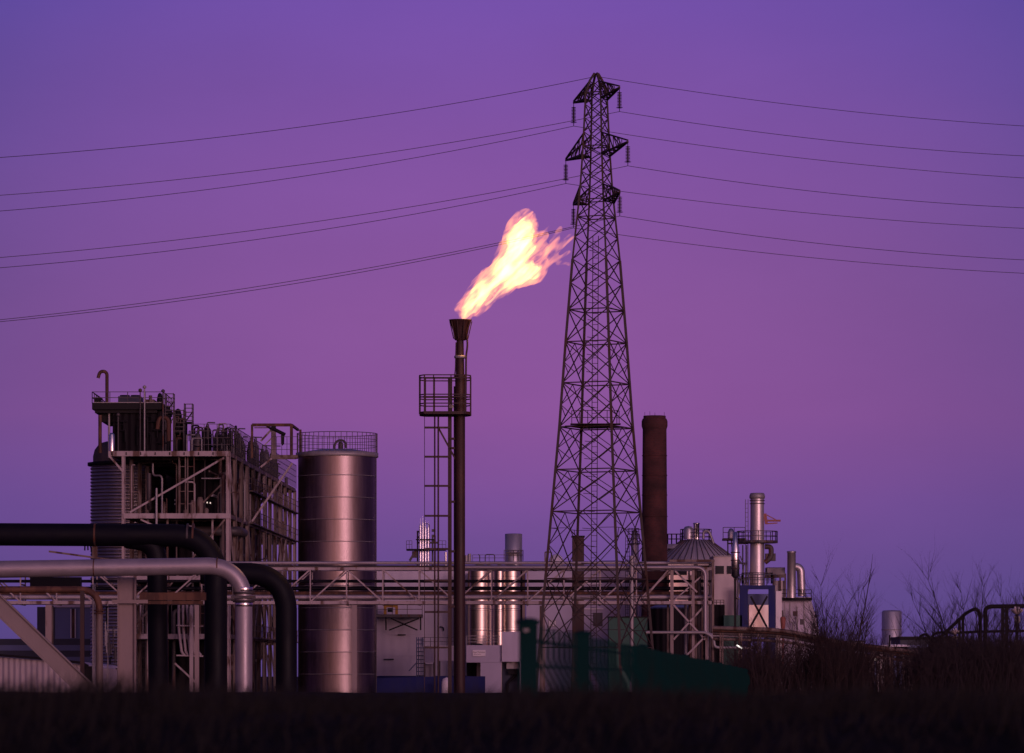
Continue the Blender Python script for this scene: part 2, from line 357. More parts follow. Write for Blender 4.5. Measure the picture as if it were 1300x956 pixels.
for i in range(24000):
    y=9.6+R.gauss(0,1.3); 
    if not 7.2<y<13.5: continue
    x=R.uniform(-2.6,2.6); 
    if abs(x-fx_(y))<.05 and y>11.6: continue
    cl=mnoise.noise(V(x*1.6,y*1.1,9)); z=ridge(x,y)-.01
    h=max(.02,R.triangular(.03,.095,.055)*(1+.9*cl)); 
    if R.random()<.01: h*=1.6
    a=R.uniform(0,6.28); d=V(math.cos(a),math.sin(a),0)*R.uniform(.0012,.0028)
    ln=V(R.gauss(.012,.02),R.gauss(0,.02),h)
    p=V(x,y,z); q=p+ln*.6; e=q+V(ln.x*1.1,ln.y*1.1,h*.4)
    g.quad([p-d,p+d,q+d*.8,q-d*.8]); g.quad([q-d*.8,q+d*.8,e])
g.build('grass',M['grass'],kind='stuff',label='dark rough grass along the crest of the near bank')

# ------------------------------------------------------------------ helpers for kit
def railing(mb,pts,h=1.1,post=1.4,r=.035,rails=(1,.55),kick=False):
    pts=[Vector(p) for p in pts]
    for k in rails:
        for a,b in zip(pts,pts[1:]): mb.bar(a+V(0,0,h*k),b+V(0,0,h*k),r*1.6)
    for a,b in zip(pts,pts[1:]):
        n=max(1,round((b-a).length/post))
        for i in range(n+1):
            p=a.lerp(b,i/n); mb.bar(p,p+V(0,0,h),r*1.8)
    return mb
def ladder(mb,a,b,w=.45,r=.03,step=.35,side=V(1,0,0),cage=False):
    a=Vector(a); b=Vector(b); s=side*(w/2)
    mb.bar(a-s,b-s,r*2); mb.bar(a+s,b+s,r*2); n=int((b-a).length/step)
    for i in range(1,n): p=a.lerp(b,i/n); mb.bar(p-s,p+s,r*1.3)
    if cage:
        for k in range(-1,2):
            o=V(side.x*k*w*.5, -.6,0); mb.bar(a+o+V(0,0,2.2),b+o+V(0,0,1),r)
        n=int(((b-a).length-2)/1.0)
        for i in range(max(1,n)):
            p=a+V(0,0,2.2+i*1.0); q=[p-s*1.3,p-s*1.2+V(0,-.45,0),p+V(0,-.7,0),p+s*1.2+V(0,-.45,0),p+s*1.3]
            for u,v in zip(q,q[1:]): mb.bar(u,v,r*1.4)
    return mb

# ------------------------------------------------------------------ electricity pylon
PY=300.; PX=(757-HX)*PY/F; S=PY/F
def zz(y): return CZ+(HY-y)*S
prof=[(93,2.5),(103,9),(118,14.5),(192,18.5),(232,21.5),(262,24.5),(330,32.5),(430,41.5),(543,50.5),(650,61),(735,69.5),(822,77.5),(888,83)]
def Rb(y):
    for (a,ra),(b,rb) in zip(prof,prof[1:]):
        if y<=b: return (ra+(rb-ra)*(y-a)/(b-a))*S
    return prof[-1][1]*S
TH=rad(21)
def leg(k,y):
    a=TH+k*math.pi/2; r=Rb(y); return V(PX+r*math.cos(a),PY+r*math.sin(a),zz(y))
py=thing('electricity_pylon','tall dark lattice steel transmission tower with three tiers of crossarms','pylon',(PX,PY,0))
for k in range(4):
    m=MB()
    for (a,_),(b,_) in zip(prof,prof[1:]): m.bar(leg(k,a),leg(k,b),.20 if b>330 else .14)
    m.build('leg',M['pylon'],py)
lev=[103,118,133,150,168,186,200,218,236,254,276,302,330,360,394,435,487,543,597,650,735,822,888]
for k in range(4):
    m=MB(); k2=(k+1)%4
    for i,(a,b) in enumerate(zip(lev,lev[1:])):
        w=.07 if b>330 else .062
        A,B,Cc,D=leg(k,a),leg(k2,a),leg(k,b),leg(k2,b)
        if b<=860: m.bar(A,D,w); m.bar(B,Cc,w)
        if a in (118,186,254,276,394,435,487,543,597,650,735,822): m.bar(A,B,w*1.25)
        if b-a>48 and b<880:
            ym=(a+b)/2; P,Q=leg(k,ym),leg(k2,ym)
            c=(A+D+B+Cc)/4; mA=(A+c)/2; mB=(B+c)/2; mC=(Cc+c)/2; mD=(D+c)/2
            for u,v in ((P,mA),(P,mC),(Q,mB),(Q,mD)): m.bar(u,v,w*.7)
            top=(A+B)/2; bot=(Cc+D)/2
            m.bar(top,mA,w*.7); m.bar(top,mB,w*.7)
            if b-a>80:
                m.bar(bot,mC,w*.7); m.bar(bot,mD,w*.7); m.bar(P,leg(k,a+(b-a)*.25).lerp(mA,.5),w*.6)
                m.bar(leg(k,a+(b-a)*.25),mA,w*.6); m.bar(leg(k2,a+(b-a)*.25),mB,w*.6); m.bar(leg(k,a+(b-a)*.75),mC,w*.6); m.bar(leg(k2,a+(b-a)*.75),mD,w*.6)
    m.build('lattice_face',M['pylon'],py)
AR=rad(-67); ad_=V(math.cos(AR),math.sin(AR),0)        # toward the near, right hand arm tip
tips={}
for tier,(yt,ytop,L2,) in enumerate(((121,104,4.25),(192,170,5.75),(252,236,4.3))):
    for sgn in (1,-1):
        m=MB(); tip=V(PX,PY,zz(yt))+ad_*sgn*L2
        near=sorted(range(4),key=lambda k:-(leg(k,yt)-V(PX,PY,0)).dot(ad_)*sgn)[:2]
        for k in near:
            a=leg(k,yt+5); t=leg(k,ytop)
            m.bar(a,tip,.13); m.bar(t,tip+V(0,0,.12),.10)
            for q in (.22,.45,.68):
                m.bar(a.lerp(tip,q),t.lerp(tip,q),.06); m.bar(a.lerp(tip,q),t.lerp(tip,max(0,q-.2)),.06)
        a,b=leg(near[0],yt+5),leg(near[1],yt+5)
        for q in (0,.2,.4,.6,.8): 
            m.bar(a.lerp(tip,q),b.lerp(tip,q),.07)
            m.bar(a.lerp(tip,q),b.lerp(tip,q+.2),.06)
        m.build('crossarm',M['pylon'],py); tips[(tier,sgn)]=tip
m=MB(); zp=zz(543); 
pl=[leg(k,543) for k in (0,1,2,3)]
m.prism([p.lerp(V(PX,PY,zp),.15)+V(0,0,.05) for p in pl],(0,0,.06))
m.build('rest_platform',M['pylon'],py)
m=MB(); fr=V(PX-1.9,PY-2.2,zp+.1); fl=[fr,fr+V(1.2,-.3,0),fr+V(3.4,-.3,0),fr+V(3.6,.6,0)]
railing(m,fl,1.05,.7,.03,(1,.5)); m.box((PX-2,PY-2.6,zp+.12),(PX+1.8,PY-1.2,zp+.17)); m.build('platform_railing',M['pylon'],py)
m=MB(); ladder(m,V(PX-.25,PY-.9,.2),V(PX-.05,PY-.3,zz(300)),.42,.03,.42)
for y in range(320,850,22): p=V(PX-.15,PY-.6,zz(y)); m.bar(p,leg(3,y).lerp(leg(2,y),.5),.04)
m.build('ladder',M['pylon'],py)
# insulator strings + power lines
words={(0,-1):'top left',(0,1):'top right',(1,-1):'middle left',(1,1):'middle right',(2,-1):'lowest left',(2,1):'lowest right'}
bots={}
proto=None
def make_ins(loc,label):
    t=thing('insulator_string',label,'insulator',loc,'insulator strings on the pylon arms')
    m=MB(); z=loc[2]; x,y=loc[0],loc[1]
    m.tube((x,y,z),(x,y,z-1.8),.03,6); m.build('fitting',M['darkst'],t)
    m=MB(); pr=[(.02,z-1.55)]
    for i in range(11):
        q=z-1.5+i*.11; pr+=[(.05,q),(.19,q+.01),(.16,q+.04),(.05,q+.06)]
    pr.append((.02,z-.28)); m.lathe(x,y,pr,10); m.build('disc_stack',M['porcelain'],t)
    m=MB(); m.sweep([V(x+.25*math.cos(a),y+.25*math.sin(a),z-1.5) for a in [i*math.pi/5 for i in range(11)]],.012,4,False)
    m.bar((x-.25,y,z-1.5),(x,y,z-1.6),.015); m.bar((x+.25,y,z-1.5),(x,y,z-1.6),.015); m.build('guard_ring',M['darkst'],t)
    return t
for key,tip in tips.items():
    lab='dark disc insulator string hanging from the %s crossarm tip of the pylon'%words[key]
    if proto is None: proto=make_ins(tuple(tip),lab)
    else:
        c=proto.copy(); COL.objects.link(c); c.location=tip; c['label']=lab
        for ch in proto.children:
            d=ch.copy(); COL.objects.link(d); d.parent=c
    bots[key]=tip+V(0,0,-1.8)
def line(p,yl,yr,dl,dr,label,r=.022):
    """one conductor sagging away from point p to both sides of the picture; dl/dr: depth there"""
    m=MB(); out=[]
    pl=at(0,yl,dl); pr=at(1300,yr,dr)
    def seg(a,b,k,ext):
        res=[]; 
        for i in range(0,25):
            t=i/24*ext; q=a.lerp(b,t); q.z+=-k*4*t*(1-t) ; res.append(q)
        return res
    A=seg(p,pl,.75,1.35); B=seg(p,pr,.45,1.35)
    m.sweep(list(reversed(A))+B[1:],r,5,False)
    return m.build('power_line',M['cable'],None,label,'power line','overhead lines strung from the pylon')
line(at(757,97,PY),200,160,270,318,'topmost thin wire running over the very peak of the pylon')
nm={(0,1):('near',0),(0,-1):('far',0)}
ends={(0,1):(248,198),(0,-1):(268,226),(1,1):(327,264),(1,-1):(340,290),(2,1):(406,330),(2,-1):(408.5,347)}
lbl={(0,1):'wire held by the top right crossarm, second line from the top at both sides',
(0,-1):'wire hung from the top left insulator, third line down on the left',
(1,1):'wire held by the middle right crossarm, fourth line down on the left',
(1,-1):'wire hung from the middle left insulator, fifth line down on the left',
(2,1):'wire held by the lowest right crossarm, passing just above the gas flame',
(2,-1):'lowest wire of all, meeting the right edge below all the others'}
for key,(a,b) in ends.items(): line(bots[key],a,b,282,312,lbl[key])

# ------------------------------------------------------------------ flare stack + flame
FY=220.; fs=FY/F
def fp(x,y,dy=0): return at(x,y,FY)+V(0,dy,0)
fl=thing('flare_stack','slender dark red flare stack with caged platform, burning at its tip','flare stack',(fp(584,0).x,FY,0))
bx=fp(585,0).x
def zf(y): return CZ+(HY-y)*fs
m=MB(); m.tube((bx-.04,FY,0),(bx-.04,FY,zf(476)),.285,18); m.tube((bx-.04,FY,zf(476)),(bx-.04,FY,zf(432)),.24,16,.2); m.build('mast',M['flare'],fl)
m=MB(); m.lathe(bx-.02,FY,[(.30,zf(432)),(.34,zf(431)),(.42,zf(420)),(.62,zf(407)),(.66,zf(406)),(.60,zf(406.5)),(.38,zf(418)),(.28,zf(428)),(0,zf(428))],20)
for k in range(10):
    a=k*math.pi/5; m.bar((bx+.40*math.cos(a),FY+.40*math.sin(a),zf(430)),(bx+.62*math.cos(a),FY+.62*math.sin(a),zf(408)),.05,.12)
m.build('burner_cup',M['flare'],fl)
m=MB(); m.lathe(bx-.04,FY,[(.30,zf(455)),(.33,zf(454.5)),(.33,zf(452)),(.30,zf(451.5))],16); m.build('collar',M['galv'],fl)
m=MB(); m.path([(bx+.28,FY-.1,zf(500)),(bx+.30,FY-.1,zf(450)),(bx+.38,FY-.1,zf(440)),(bx+.34,FY-.1,zf(424))],.06,6,.3); m.path([(bx-.36,FY-.1,zf(480)),(bx-.3,FY-.1,zf(470)),(bx-.26,FY-.2,zf(435))],.035,5,.2); m.build('pilot_pipe',M['flare'],fl)
m=MB(); sx=fp(571,0).x; m.bar((sx,FY+.1,0),(sx,FY+.1,zf(480)),.21,.21); m.build('side_column',M['flare'],fl)
m=MB(); m.tube((fp(577,0).x,FY+.2,0),(fp(577,0).x,FY+.2,zf(490)),.05,8); m.build('gas_riser',M['flare'],fl)
m=MB(); x1=fp(552,0).x; x2=fp(556.5,0).x; m.tube((x1,FY-.2,0),(x1,FY-.2,zf(527)),.045,7); m.tube((x2,FY-.2,0),(x2,FY-.2,zf(527)),.05,7); m.build('twin_riser',M['flare'],fl)
m=MB(); a=fp(539,0).x
for y in (543,580,617,655,697,737,777,822): m.bar((a,FY-.15,zf(y)),(sx,FY-.1,zf(y)),.12,.11)
for y in (557,569,637,700,770): m.bar((sx,FY,zf(y)),(bx-.2,FY,zf(y)),.1,.13)
m.bar((x2,FY,zf(543)),(bx-.2,FY,zf(587)),.1); build_split(m,'stand_off',M['flare'],fl)
m=MB(); m.tube((a,FY-.15,0),(a,FY-.15,zf(527)),.018,5); m.build('guide_wire',M['flare'],fl)
m=MB(); zb=zf(527); xl=fp(533,0).x; xr=fp(597.5,0).x; cxp=(xl+xr)/2; 
ring=[V(cxp+(xr-xl)/2*cx_,FY+1.25*cy_,0) for cx_,cy_ in ((-1,-.55),(-.8,-1),(.8,-1),(1,-.55),(1,.55),(.8,1),(-.8,1),(-1,.55),(-1,-.55))]
m.prism([p+V(0,0,zb-.02) for p in ring[:-1]],(0,0,.16)); m.build('platform_deck',M['flare'],fl)
m=MB(); H=zf(478)-zb
for k in (1,.93,.50,.44,.27):
    for p,q in zip(ring,ring[1:]): 
        if k in (1,.5,.27) or True: m.bar(p+V(0,0,zb+H*k),q+V(0,0,zb+H*k),.06)
for p in ring[:-1]: m.bar(p+V(0,0,zb),p+V(0,0,zb+H),.075)
for f_ in (.28,.62): 
    for yy in (-1.25,1.25): m.bar((xl+(xr-xl)*f_,FY+yy,zb),(xl+(xr-xl)*f_,FY+yy,zb+H),.06)
m.build('platform_cage',M['flare'],fl)
m=MB(); q=fp(573.5,517); m.box(q+V(-.1,-.8,-.1),q+V(.1,-.6,.1)); m.build('junction_box',M['galv'],fl)

def flame_mesh(name,chains,voxel,jit,mat_,parent,sc=1):
    m=MB()
    for ch in chains:
        pts=[at(x,y,FY)+V(0,dy,0) for x,y,r,dy in ch]; rr=[r*fs*sc for x,y,r,dy in ch]
        # resample
        P=[];Q=[]
        for (a,ra),(b,rb) in zip(zip(pts,rr),zip(pts[1:],rr[1:])):
            for i in range(4): P.append(a.lerp(b,i/4)); Q.append(ra+(rb-ra)*i/4)
        P.append(pts[-1]); Q.append(rr[-1])
        m.sweep(P,Q,14)
        for p,r in ((P[0],Q[0]),(P[-1],Q[-1])):
            m.lathe(p.x,p.y,[(r*math.sin(t*math.pi/8),p.z-r*math.cos(t*math.pi/8)) for t in range(9)],12)
    o=m.build(name,mat_,parent)
    md=o.modifiers.new('r','REMESH'); md.mode='VOXEL'; md.voxel_size=voxel
    dg=bpy.context.evaluated_depsgraph_get(); me=bpy.data.meshes.new_from_object(o.evaluated_get(dg)); o.modifiers.clear()
    import bmesh
    bm=bmesh.new(); bm.from_mesh(me)
    for _ in range(5): bmesh.ops.smooth_vert(bm,verts=bm.verts,factor=.5,use_axis_x=True,use_axis_y=True,use_axis_z=True)
    bm.to_mesh(me); bm.free(); me.update()
    ax=V(.8,0,.75).normalized()
    nn=[v.normal.copy() for v in me.vertices]; qq=[v.co.copy() for v in me.vertices]; out=[]
    for n,q in zip(nn,qq):
        u=q-ax*(q.dot(ax)*.72)
        d=mnoise.noise(u*1.9)*.6+mnoise.noise(u*4.1+V(5,5,5))*.4
        out.extend(q+n*d*jit+ax*(mnoise.noise(q*2.3+V(9,1,2))*jit*1.3))
    me.vertices.foreach_set('co',out); me.update()
    o.data=me; md=o.modifiers.new('r2','REMESH'); md.mode='VOXEL'; md.voxel_size=voxel
    dg=bpy.context.evaluated_depsgraph_get(); me=bpy.data.meshes.new_from_object(o.evaluated_get(dg)); o.modifiers.clear(); o.data=me
    for p in me.polygons: p.use_smooth=True
    if not me.materials: me.materials.append(mat_)
    return o
def flame_mat(name,col,strength,lo,hi,sc):
    m=bpy.data.materials.new(name); m.use_nodes=True; N=m.node_tree.nodes; L=m.node_tree.links; N.clear()
    tc=N.new('ShaderNodeTexCoord'); rt=N.new('ShaderNodeMapping'); rt.inputs['Rotation'].default_value=(0,rad(45),0)
    L.new(tc.outputs['Object'],rt.inputs[0]); st=N.new('ShaderNodeMapping'); st.inputs['Scale'].default_value=(.38*sc,1.3*sc,1.3*sc); L.new(rt.outputs[0],st.inputs[0])
    no=N.new('ShaderNodeTexNoise'); no.inputs['Scale'].default_value=1.0; no.inputs['Detail'].default_value=3; no.inputs['Distortion'].default_value=.7; L.new(st.outputs[0],no.inputs[0])
    mr=N.new('ShaderNodeMapRange'); mr.inputs[1].default_value=lo; mr.inputs[2].default_value=hi; mr.inputs[3].default_value=0; mr.inputs[4].default_value=strength; L.new(no.outputs[0],mr.inputs[0])
    e=N.new('ShaderNodeEmission'); e.inputs[0].default_value=(*col,1); L.new(mr.outputs[0],e.inputs[1])
    o=N.new('ShaderNodeOutputMaterial'); L.new(e.outputs[0],o.inputs['Volume']); m.cycles.volume_step_rate=.5 if hasattr(m.cycles,'volume_step_rate') else 0
    return m
main=[(586,406,7,0),(593,391,12,0),(603,378,16,0),(619,362,17,0),(637,347,19,0),(652,330,22,0),(659,310,23,0),(665,292,20,0),(667,278,14,0),(668,272,9,0)]
low=[(606,401,2.5,0),(616,390,6,0),(632,374,8,.1),(650,356,12,0)]
bulge=[(640,346,12,0),(660,349,17,0),(676,346,16,0),(688,332,12,0),(692,318,8,0)]
t1=[(676,328,9,0),(688,304,5,0),(698,286,2.6,0)]
t2=[(684,330,9,0),(700,312,5.5,0),(712,289,2.6,0)]
t3=[(688,334,9,0),(705,320,4.5,0),(724,301,2.4,0)]
t4=[(686,340,8,0),(703,329,4.5,0),(724,320,2.4,0)]
t5=[(698,330,4,0),(711,333,3.2,0),(723,336,2.0,0)]
t6=[(672,300,10,0),(685,297,5,0),(692,292,2,0)]
t7=[(602,392,10,0),(586,386,7,0),(582,396,4,0)]
t8=[(630,342,8,0),(640,314,7,0),(650,288,9,0),(658,276,7,0)]
flm=thing('flame','wind blown orange and yellow gas flame streaming from the flare tip','flame',tuple(fp(587,405)))
FM1=flame_mat('flame_outer_gas',(1,.31,.05),2.5,.42,.62,2.7)
FM2=flame_mat('flame_bright_core',(1,.62,.14),4.6,.40,.62,2.4)
flame_mesh('flame_envelope',[main,low,bulge,t1,t2,t3,t4,t5,t6,t7,t8],.045,.24,FM1,flm)
c1=[(587,403,4,0),(597,389,9,0),(606,377,11,0),(622,360,10,0),(638,345,12,0),(655,330,14,0),(661,307,17,0),(666,290,13,0),(667,281,6,0)]
c2=[(616,389,3,0),(632,373,5,.1),(648,358,8,0),(664,347,12,0),(677,341,10,0)]
flame_mesh('flame_core',[c1,c2],.04,.30,FM2,flm)
pl_=bpy.data.lights.new('flame_light','POINT'); pl_.energy=2500; pl_.color=(1,.45,.15); pl_.shadow_soft_size=1.2
po=bpy.data.objects.new('flame_light',pl_); COL.objects.link(po); po.location=fp(640,345)

# ------------------------------------------------------------------ brick chimney
def chimney(): 
    Y=420.; s=Y/F; cx=at(831,0,Y).x
    Z=lambda y: CZ+(HY-y)*s
    t=thing('brick_chimney','round dark red brick chimney rising right behind the pylon','chimney',(cx,Y,0))
    m=MB(); m.lathe(cx,Y,[(17.5*s,0),(16.3*s,Z(700)),(15.2*s,Z(546)),(14.8*s,Z(541))],40); m.build('shaft',M['brick'],t)
    m=MB(); m.lathe(cx,Y,[(15.0*s,Z(546)),(16.5*s,Z(541)),(16.5*s,Z(535)),(15.4*s,Z(532)),(14.2*s,Z(531)),(14.2*s,Z(528)),(12*s,Z(528)),(12*s,Z(540))],40); m.build('crown',M['brick'],t)
    m=MB()
    for y in (579,604,629,656): q=(15.2+(y-546)*.0075)*s; m.lathe(cx,Y,[(q-.02,Z(y)),(q+.05,Z(y)),(q+.05,Z(y)+.08),(q-.02,Z(y)+.08)],40)
    build_split(m,'iron_band',M['brick'],t)
    m=MB()
    for a in (0.3,1.5,2.8,4.2): m.bar((cx+13*s*math.cos(a),Y+13*s*math.sin(a),Z(530)),(cx+13*s*math.cos(a),Y+13*s*math.sin(a),Z(523)),.04)
    build_split(m,'lightning_rod',M['darkst'],t)
chimney()

# ------------------------------------------------------------------ big stainless tank
def tank():
    Y=350.; s=Y/F; cx=at(428,0,Y).x; r=49.5*s; Z=lambda y: CZ+(HY-y)*s
    t=thing('storage_tank','tall stainless steel cylinder tank with railed roof beside the steel frame','tank',(cx,Y,0))
    zt=Z(576)
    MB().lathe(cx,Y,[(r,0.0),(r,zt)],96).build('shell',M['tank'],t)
    m=MB()
    for k in range(1,11): m.lathe(cx,Y,[(r,k*1.95-.02),(r+.025,k*1.95-.02),(r+.025,k*1.95+.03),(r,k*1.95+.03)],96)
    build_split(m,'stiffening_ring',M['galv'],t)
    MB().lathe(cx,Y,[(r+.16,zt-.35),(r+.2,zt-.3),(r+.2,zt+.05),(r-.3,zt+.1),(r*.5,zt+.35),(0.01,zt+.45)],96).build('roof',M['galv'],t)
    m=MB(); n=44; H=Z(551)-zt
    ring=[V(cx+(r+.1)*math.cos(2*math.pi*i/n),Y+(r+.1)*math.sin(2*math.pi*i/n),zt) for i in range(n+1)]
    for k in (1,.68,.36):
        for a,b in zip(ring,ring[1:]): m.bar(a+V(0,0,H*k),b+V(0,0,H*k),.06 if k==1 else .04)
    for a in ring[:-1]: m.bar(a,a+V(0,0,H),.05)
    m.build('roof_railing',M['rail'],t)
    m=MB(); m.path([V(cx-.3,Y,zt+.4),V(cx-.1,Y,zt+1.2),V(cx+.7,Y,zt+1.2),V(cx+.8,Y,zt+.5)],.10,8,.4); m.lathe(cx+.3,Y+.3,[(.22,zt+.3),(.22,zt+.9),(.1,zt+1.1),(0.01,zt+1.1)],12); m.build('roof_vent',M['dim'],t)
    m=MB(); ladder(m,V(cx+r*.98+.1,Y-.3,.3),V(cx+r*.98+.1,Y-.3,zt),.4,.02,.35,V(0,1,0)); m.build('ladder',M['dim'],t)
tank()

# ------------------------------------------------------------------ process structure on the left
SX,SY=-24.48,340.; U=V(.030,.9995,0); VV=V(-1,0,0); s4=340./F
def Pq(v,u,z): return V(SX,SY,0)+VV*v+U*u+V(0,0,z)
Zs=lambda y: CZ+(HY-y)*s4
LV=[5.2,10.2,Zs(655),Zs(576)]
st=thing('steel_process_frame','large open steel frame plant building crowded with pipes, beside the tall tank','industrial frame',(SX-5,SY,0))
DU=5.6; NB=13; W_=9.05
for i in range(NB):
    u=i*DU
    for v in ((0,W_) if i<4 else (0,)):
        c=M['beige'] if i==0 else (M['brownst'] if i%3 else M['post'])
        wd=.36 if (i==0 and v==0) else (.26 if i==0 else .3)
        m=MB(); a=Pq(v,u,0); b=Pq(v,u,LV[3]); d=.16
        m.obox((a+b)/2,V(wd/2,0,0),V(0,.02,0),V(0,0,b.z/2)); 
        for sg in (-1,1): m.obox((a+b)/2+V(sg*wd/2,0,0),V(.02,0,0),V(0,d,0),V(0,0,b.z/2))
        m.build('column',c,st)
for j,z in enumerate(LV):
    m=MB(); y0=Pq(W_+ (1.3 if j==3 else 0),-.02,z); y1=Pq(-.18,-.02,z); m.bar(y0,y1,.3,.44)
    m.build('front_beam',M['beige'],st)
    for v in (0,W_):
        m=MB(); m.bar(Pq(v,0.2,z),Pq(v,(NB-1)*DU,z),.2,.36); m.build('side_beam',M['brownst'],st)
    for i in range(1,NB):
        m=MB(); m.bar(Pq(.15,i*DU,z-.1),Pq(W_ if i<5 else 4.5,i*DU,z-.1),.2,.3); m.build('cross_beam',M['brownst'],st)
m=MB()
for x in range(8): m.bar(Pq(W_+1-x*1.25,-.2,LV[3]-.12),Pq(W_+1-x*1.25,-.2,LV[3]+.12),.08)
m.build('bracket',M['darkst'],st)
def brace(a,b,w=.14,c='beige'): 
    m=MB(); m.bar(a,b,w); m.build('brace',M[c],st)
brace(Pq(8.5,-.1,LV[2]+.3),Pq(.35,-.1,LV[3]-.35),.16)
brace(Pq(W_+1.2,-.1,LV[3]-.2),Pq(W_,-.1,LV[3]-1.6),.16)
brace(Pq(7.6,.1,LV[2]-.3),Pq(5.6,.1,LV[2]-1.2),.14)
brace(Pq(2.6,3,LV[2]+1.2),Pq(.4,3,LV[3]-2),.13,'brownst')
brace(Pq(4.6,0,LV[1]),Pq(.3,0,LV[2]-.3),.13,'brownst')
brace(Pq(8.8,0,LV[0]),Pq(4.8,0,LV[1]-.3),.13,'brownst')
for i in range(NB-1):
    for j in range(4):
        if R.random()<.72:
            z0=LV[j-1] if j else 0.3; a=(Pq(-.05,i*DU,z0),Pq(-.05,(i+1)*DU,LV[j])); 
            if R.random()<.5: a=(Pq(-.05,(i+1)*DU,z0),Pq(-.05,i*DU,LV[j]))
            brace(a[0],a[1],.13,R.choice(['brownst','brownst','beige']))
# decks
for j,z in enumerate(LV):
    m=MB(); a=Pq(.2,.2,z+.02); b=Pq(W_,.2,z+.02); c=Pq(W_,(NB-1)*DU if j==3 else 5*DU,z+.02); d=Pq(.2,(NB-1)*DU if j==3 else 5*DU,z+.02)
    m.prism([a,b,c,d],(0,0,.08)); m.build('deck',M['dim'],st)
# railing round the top deck and lower galleries
m=MB(); railing(m,[Pq(3.2,-.1,LV[3]+.2),Pq(-.15,-.1,LV[3]+.2),Pq(-.15,(NB-1)*DU,LV[3]+.2)],2.35,1.15,.028,(1,.75,.5,.25)); m.build('top_railing',M['rail'],st)
for z in (LV[2],LV[1],LV[0],LV[2]+2.9):
    m=MB(); railing(m,[Pq(.9,3*DU,z+.1),Pq(-.5,3*DU,z+.1),Pq(-.5,(NB-1)*DU,z+.1)],1.1,1.4,.03); m.prism([Pq(-.5,3*DU,z),Pq(.1,3*DU,z),Pq(.1,(NB-1)*DU,z),Pq(-.5,(NB-1)*DU,z)],(0,0,.1)); m.build('gallery',M['brownst'],st)
# pipes between the bays
for i in range(70):
    u=R.uniform(.5,(NB-1)*DU-1); v=R.uniform(.3,1.6) if u>5 else R.uniform(.4,8.4)
    z0=R.choice([.2]+LV[:3]); z1=min(LV[3],z0+R.uniform(3,11)); r=R.choice([.05,.07,.09,.12,.17])
    m=MB(); a=Pq(v,u,z0); b=Pq(v,u,z1); e=Pq(v+R.uniform(-1.2,1.2),u+R.uniform(0,3),z1)
    m.path([a,b,e,e+V(0,0,R.uniform(.3,2))] if R.random()<.6 else [a,b],r,8,.4); m.build('pipe',M[R.choice(['dim','brownst','galv','dim','darkst'])],st)
for i in range(16):
    z=R.choice(LV[:3])+R.uniform(1.2,4); v=R.uniform(.2,2); u=R.uniform(0,20); r=R.choice([.08,.14,.25])
    m=MB(); m.path([Pq(v,u,z),Pq(v,u+R.uniform(8,30),z),Pq(v+R.uniform(0,2),u+31,z-2)],r,8,.8); m.build('long_pipe',M[R.choice(['dim','brownst','galv'])],st)
# horizontal fat duct seen below the second beam, pipe stubs in front
m=MB(); m.path([Pq(6,4,Zs(672)),Pq(-.4,4.5,Zs(672)),Pq(-.4,9,Zs(672))],.42,14,.6); m.build('duct',M['dim'],st)
m=MB(); m.tube(Pq(6.15,-.5,Zs(705)),Pq(6.15,-.5,Zs(620)),.11,8,.1); m.build('vent_pipe',M['galv'],st)
m=MB(); m.path([Pq(7.0,1.2,Zs(600)),Pq(7.0,1.2,Zs(640)),Pq(7.05,1.8,Zs(645))],.2,10,.3); m.build('hanging_pipe',M['dim'],st)
# ladders
for v,u,za,zb_ in ((3.3,.6,LV[2],LV[3]),(4.05,.6,LV[2],LV[3]),(.6,DU*2,LV[1],LV[2]),(2.2,.5,LV[0],LV[1]+2)):
    m=MB(); ladder(m,Pq(v,u,za),Pq(v,u,zb_),.55,.05,.9); m.build('ladder',M['brownst'],st)
# bank of upright coil pipes low on the front face
m=MB()
for i in range(5):
    x=at(227+i*5.2,0,338).x; 
    m.path([V(x,338,at(0,768,338).z),V(x+.05*i,338,at(0,800,338).z),V(x+.25,338,at(0,828,338).z),V(x+.5,338,at(0,832,338).z)],.12,8,.4)
for y in (794,832): m.bar(at(224,y,337.7),at(258,y+1,337.7),.12)
m.build('coil_bank',M['beige'],st)
m=MB(); m.bar(at(243,770,337.5),V(at(243,0,337.5).x,337.5,0),.3); m.bar(at(222,842,337.5),at(248,866,337.5),.15); m.build('coil_support',M['beige'],st)
for i in range(14):
    v=R.uniform(.4,8.6); z0=R.choice([LV[2],LV[2],LV[1],LV[0]]); zt_=z0+R.uniform(1.2,4.6); u=R.uniform(.4,3); m=MB(); e=Pq(v,u,zt_)
    m.path([Pq(v,u,z0),e,e+V(R.uniform(-2,2),0,0)],R.choice([.045,.06,.09]),6,.25); m.build('pipe',M[R.choice(['galv','dim','beige','brownst'])],st)
for i in range(8):
    u=R.uniform(2,60); m=MB(); a=Pq(-.12,u,R.choice(LV[:3])); m.bar(a,a+V(0,0,R.uniform(2,5)),.12); m.build('pipe',M[R.choice(['beige','galv'])],st)
for v in (1.5,3.2,5.4,7.1):
    m=MB(); m.bar(Pq(v,1.2,0.1),Pq(v,1.2,LV[2]-.2),.16); m.build('post',M[R.choice(['brownst','dim','beige'])],st)
# dark clad inner building; rear wall added to block gaps of sky
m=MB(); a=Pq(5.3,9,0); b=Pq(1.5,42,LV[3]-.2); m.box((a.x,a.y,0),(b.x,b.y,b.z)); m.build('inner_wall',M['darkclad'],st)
m=MB(); a=Pq(11.5,40,0); b=Pq(5.3,42,LV[3]+2); m.box((a.x,a.y,0),(b.x,b.y,b.z)); m.build('rear_wall',M['darkclad'],st)
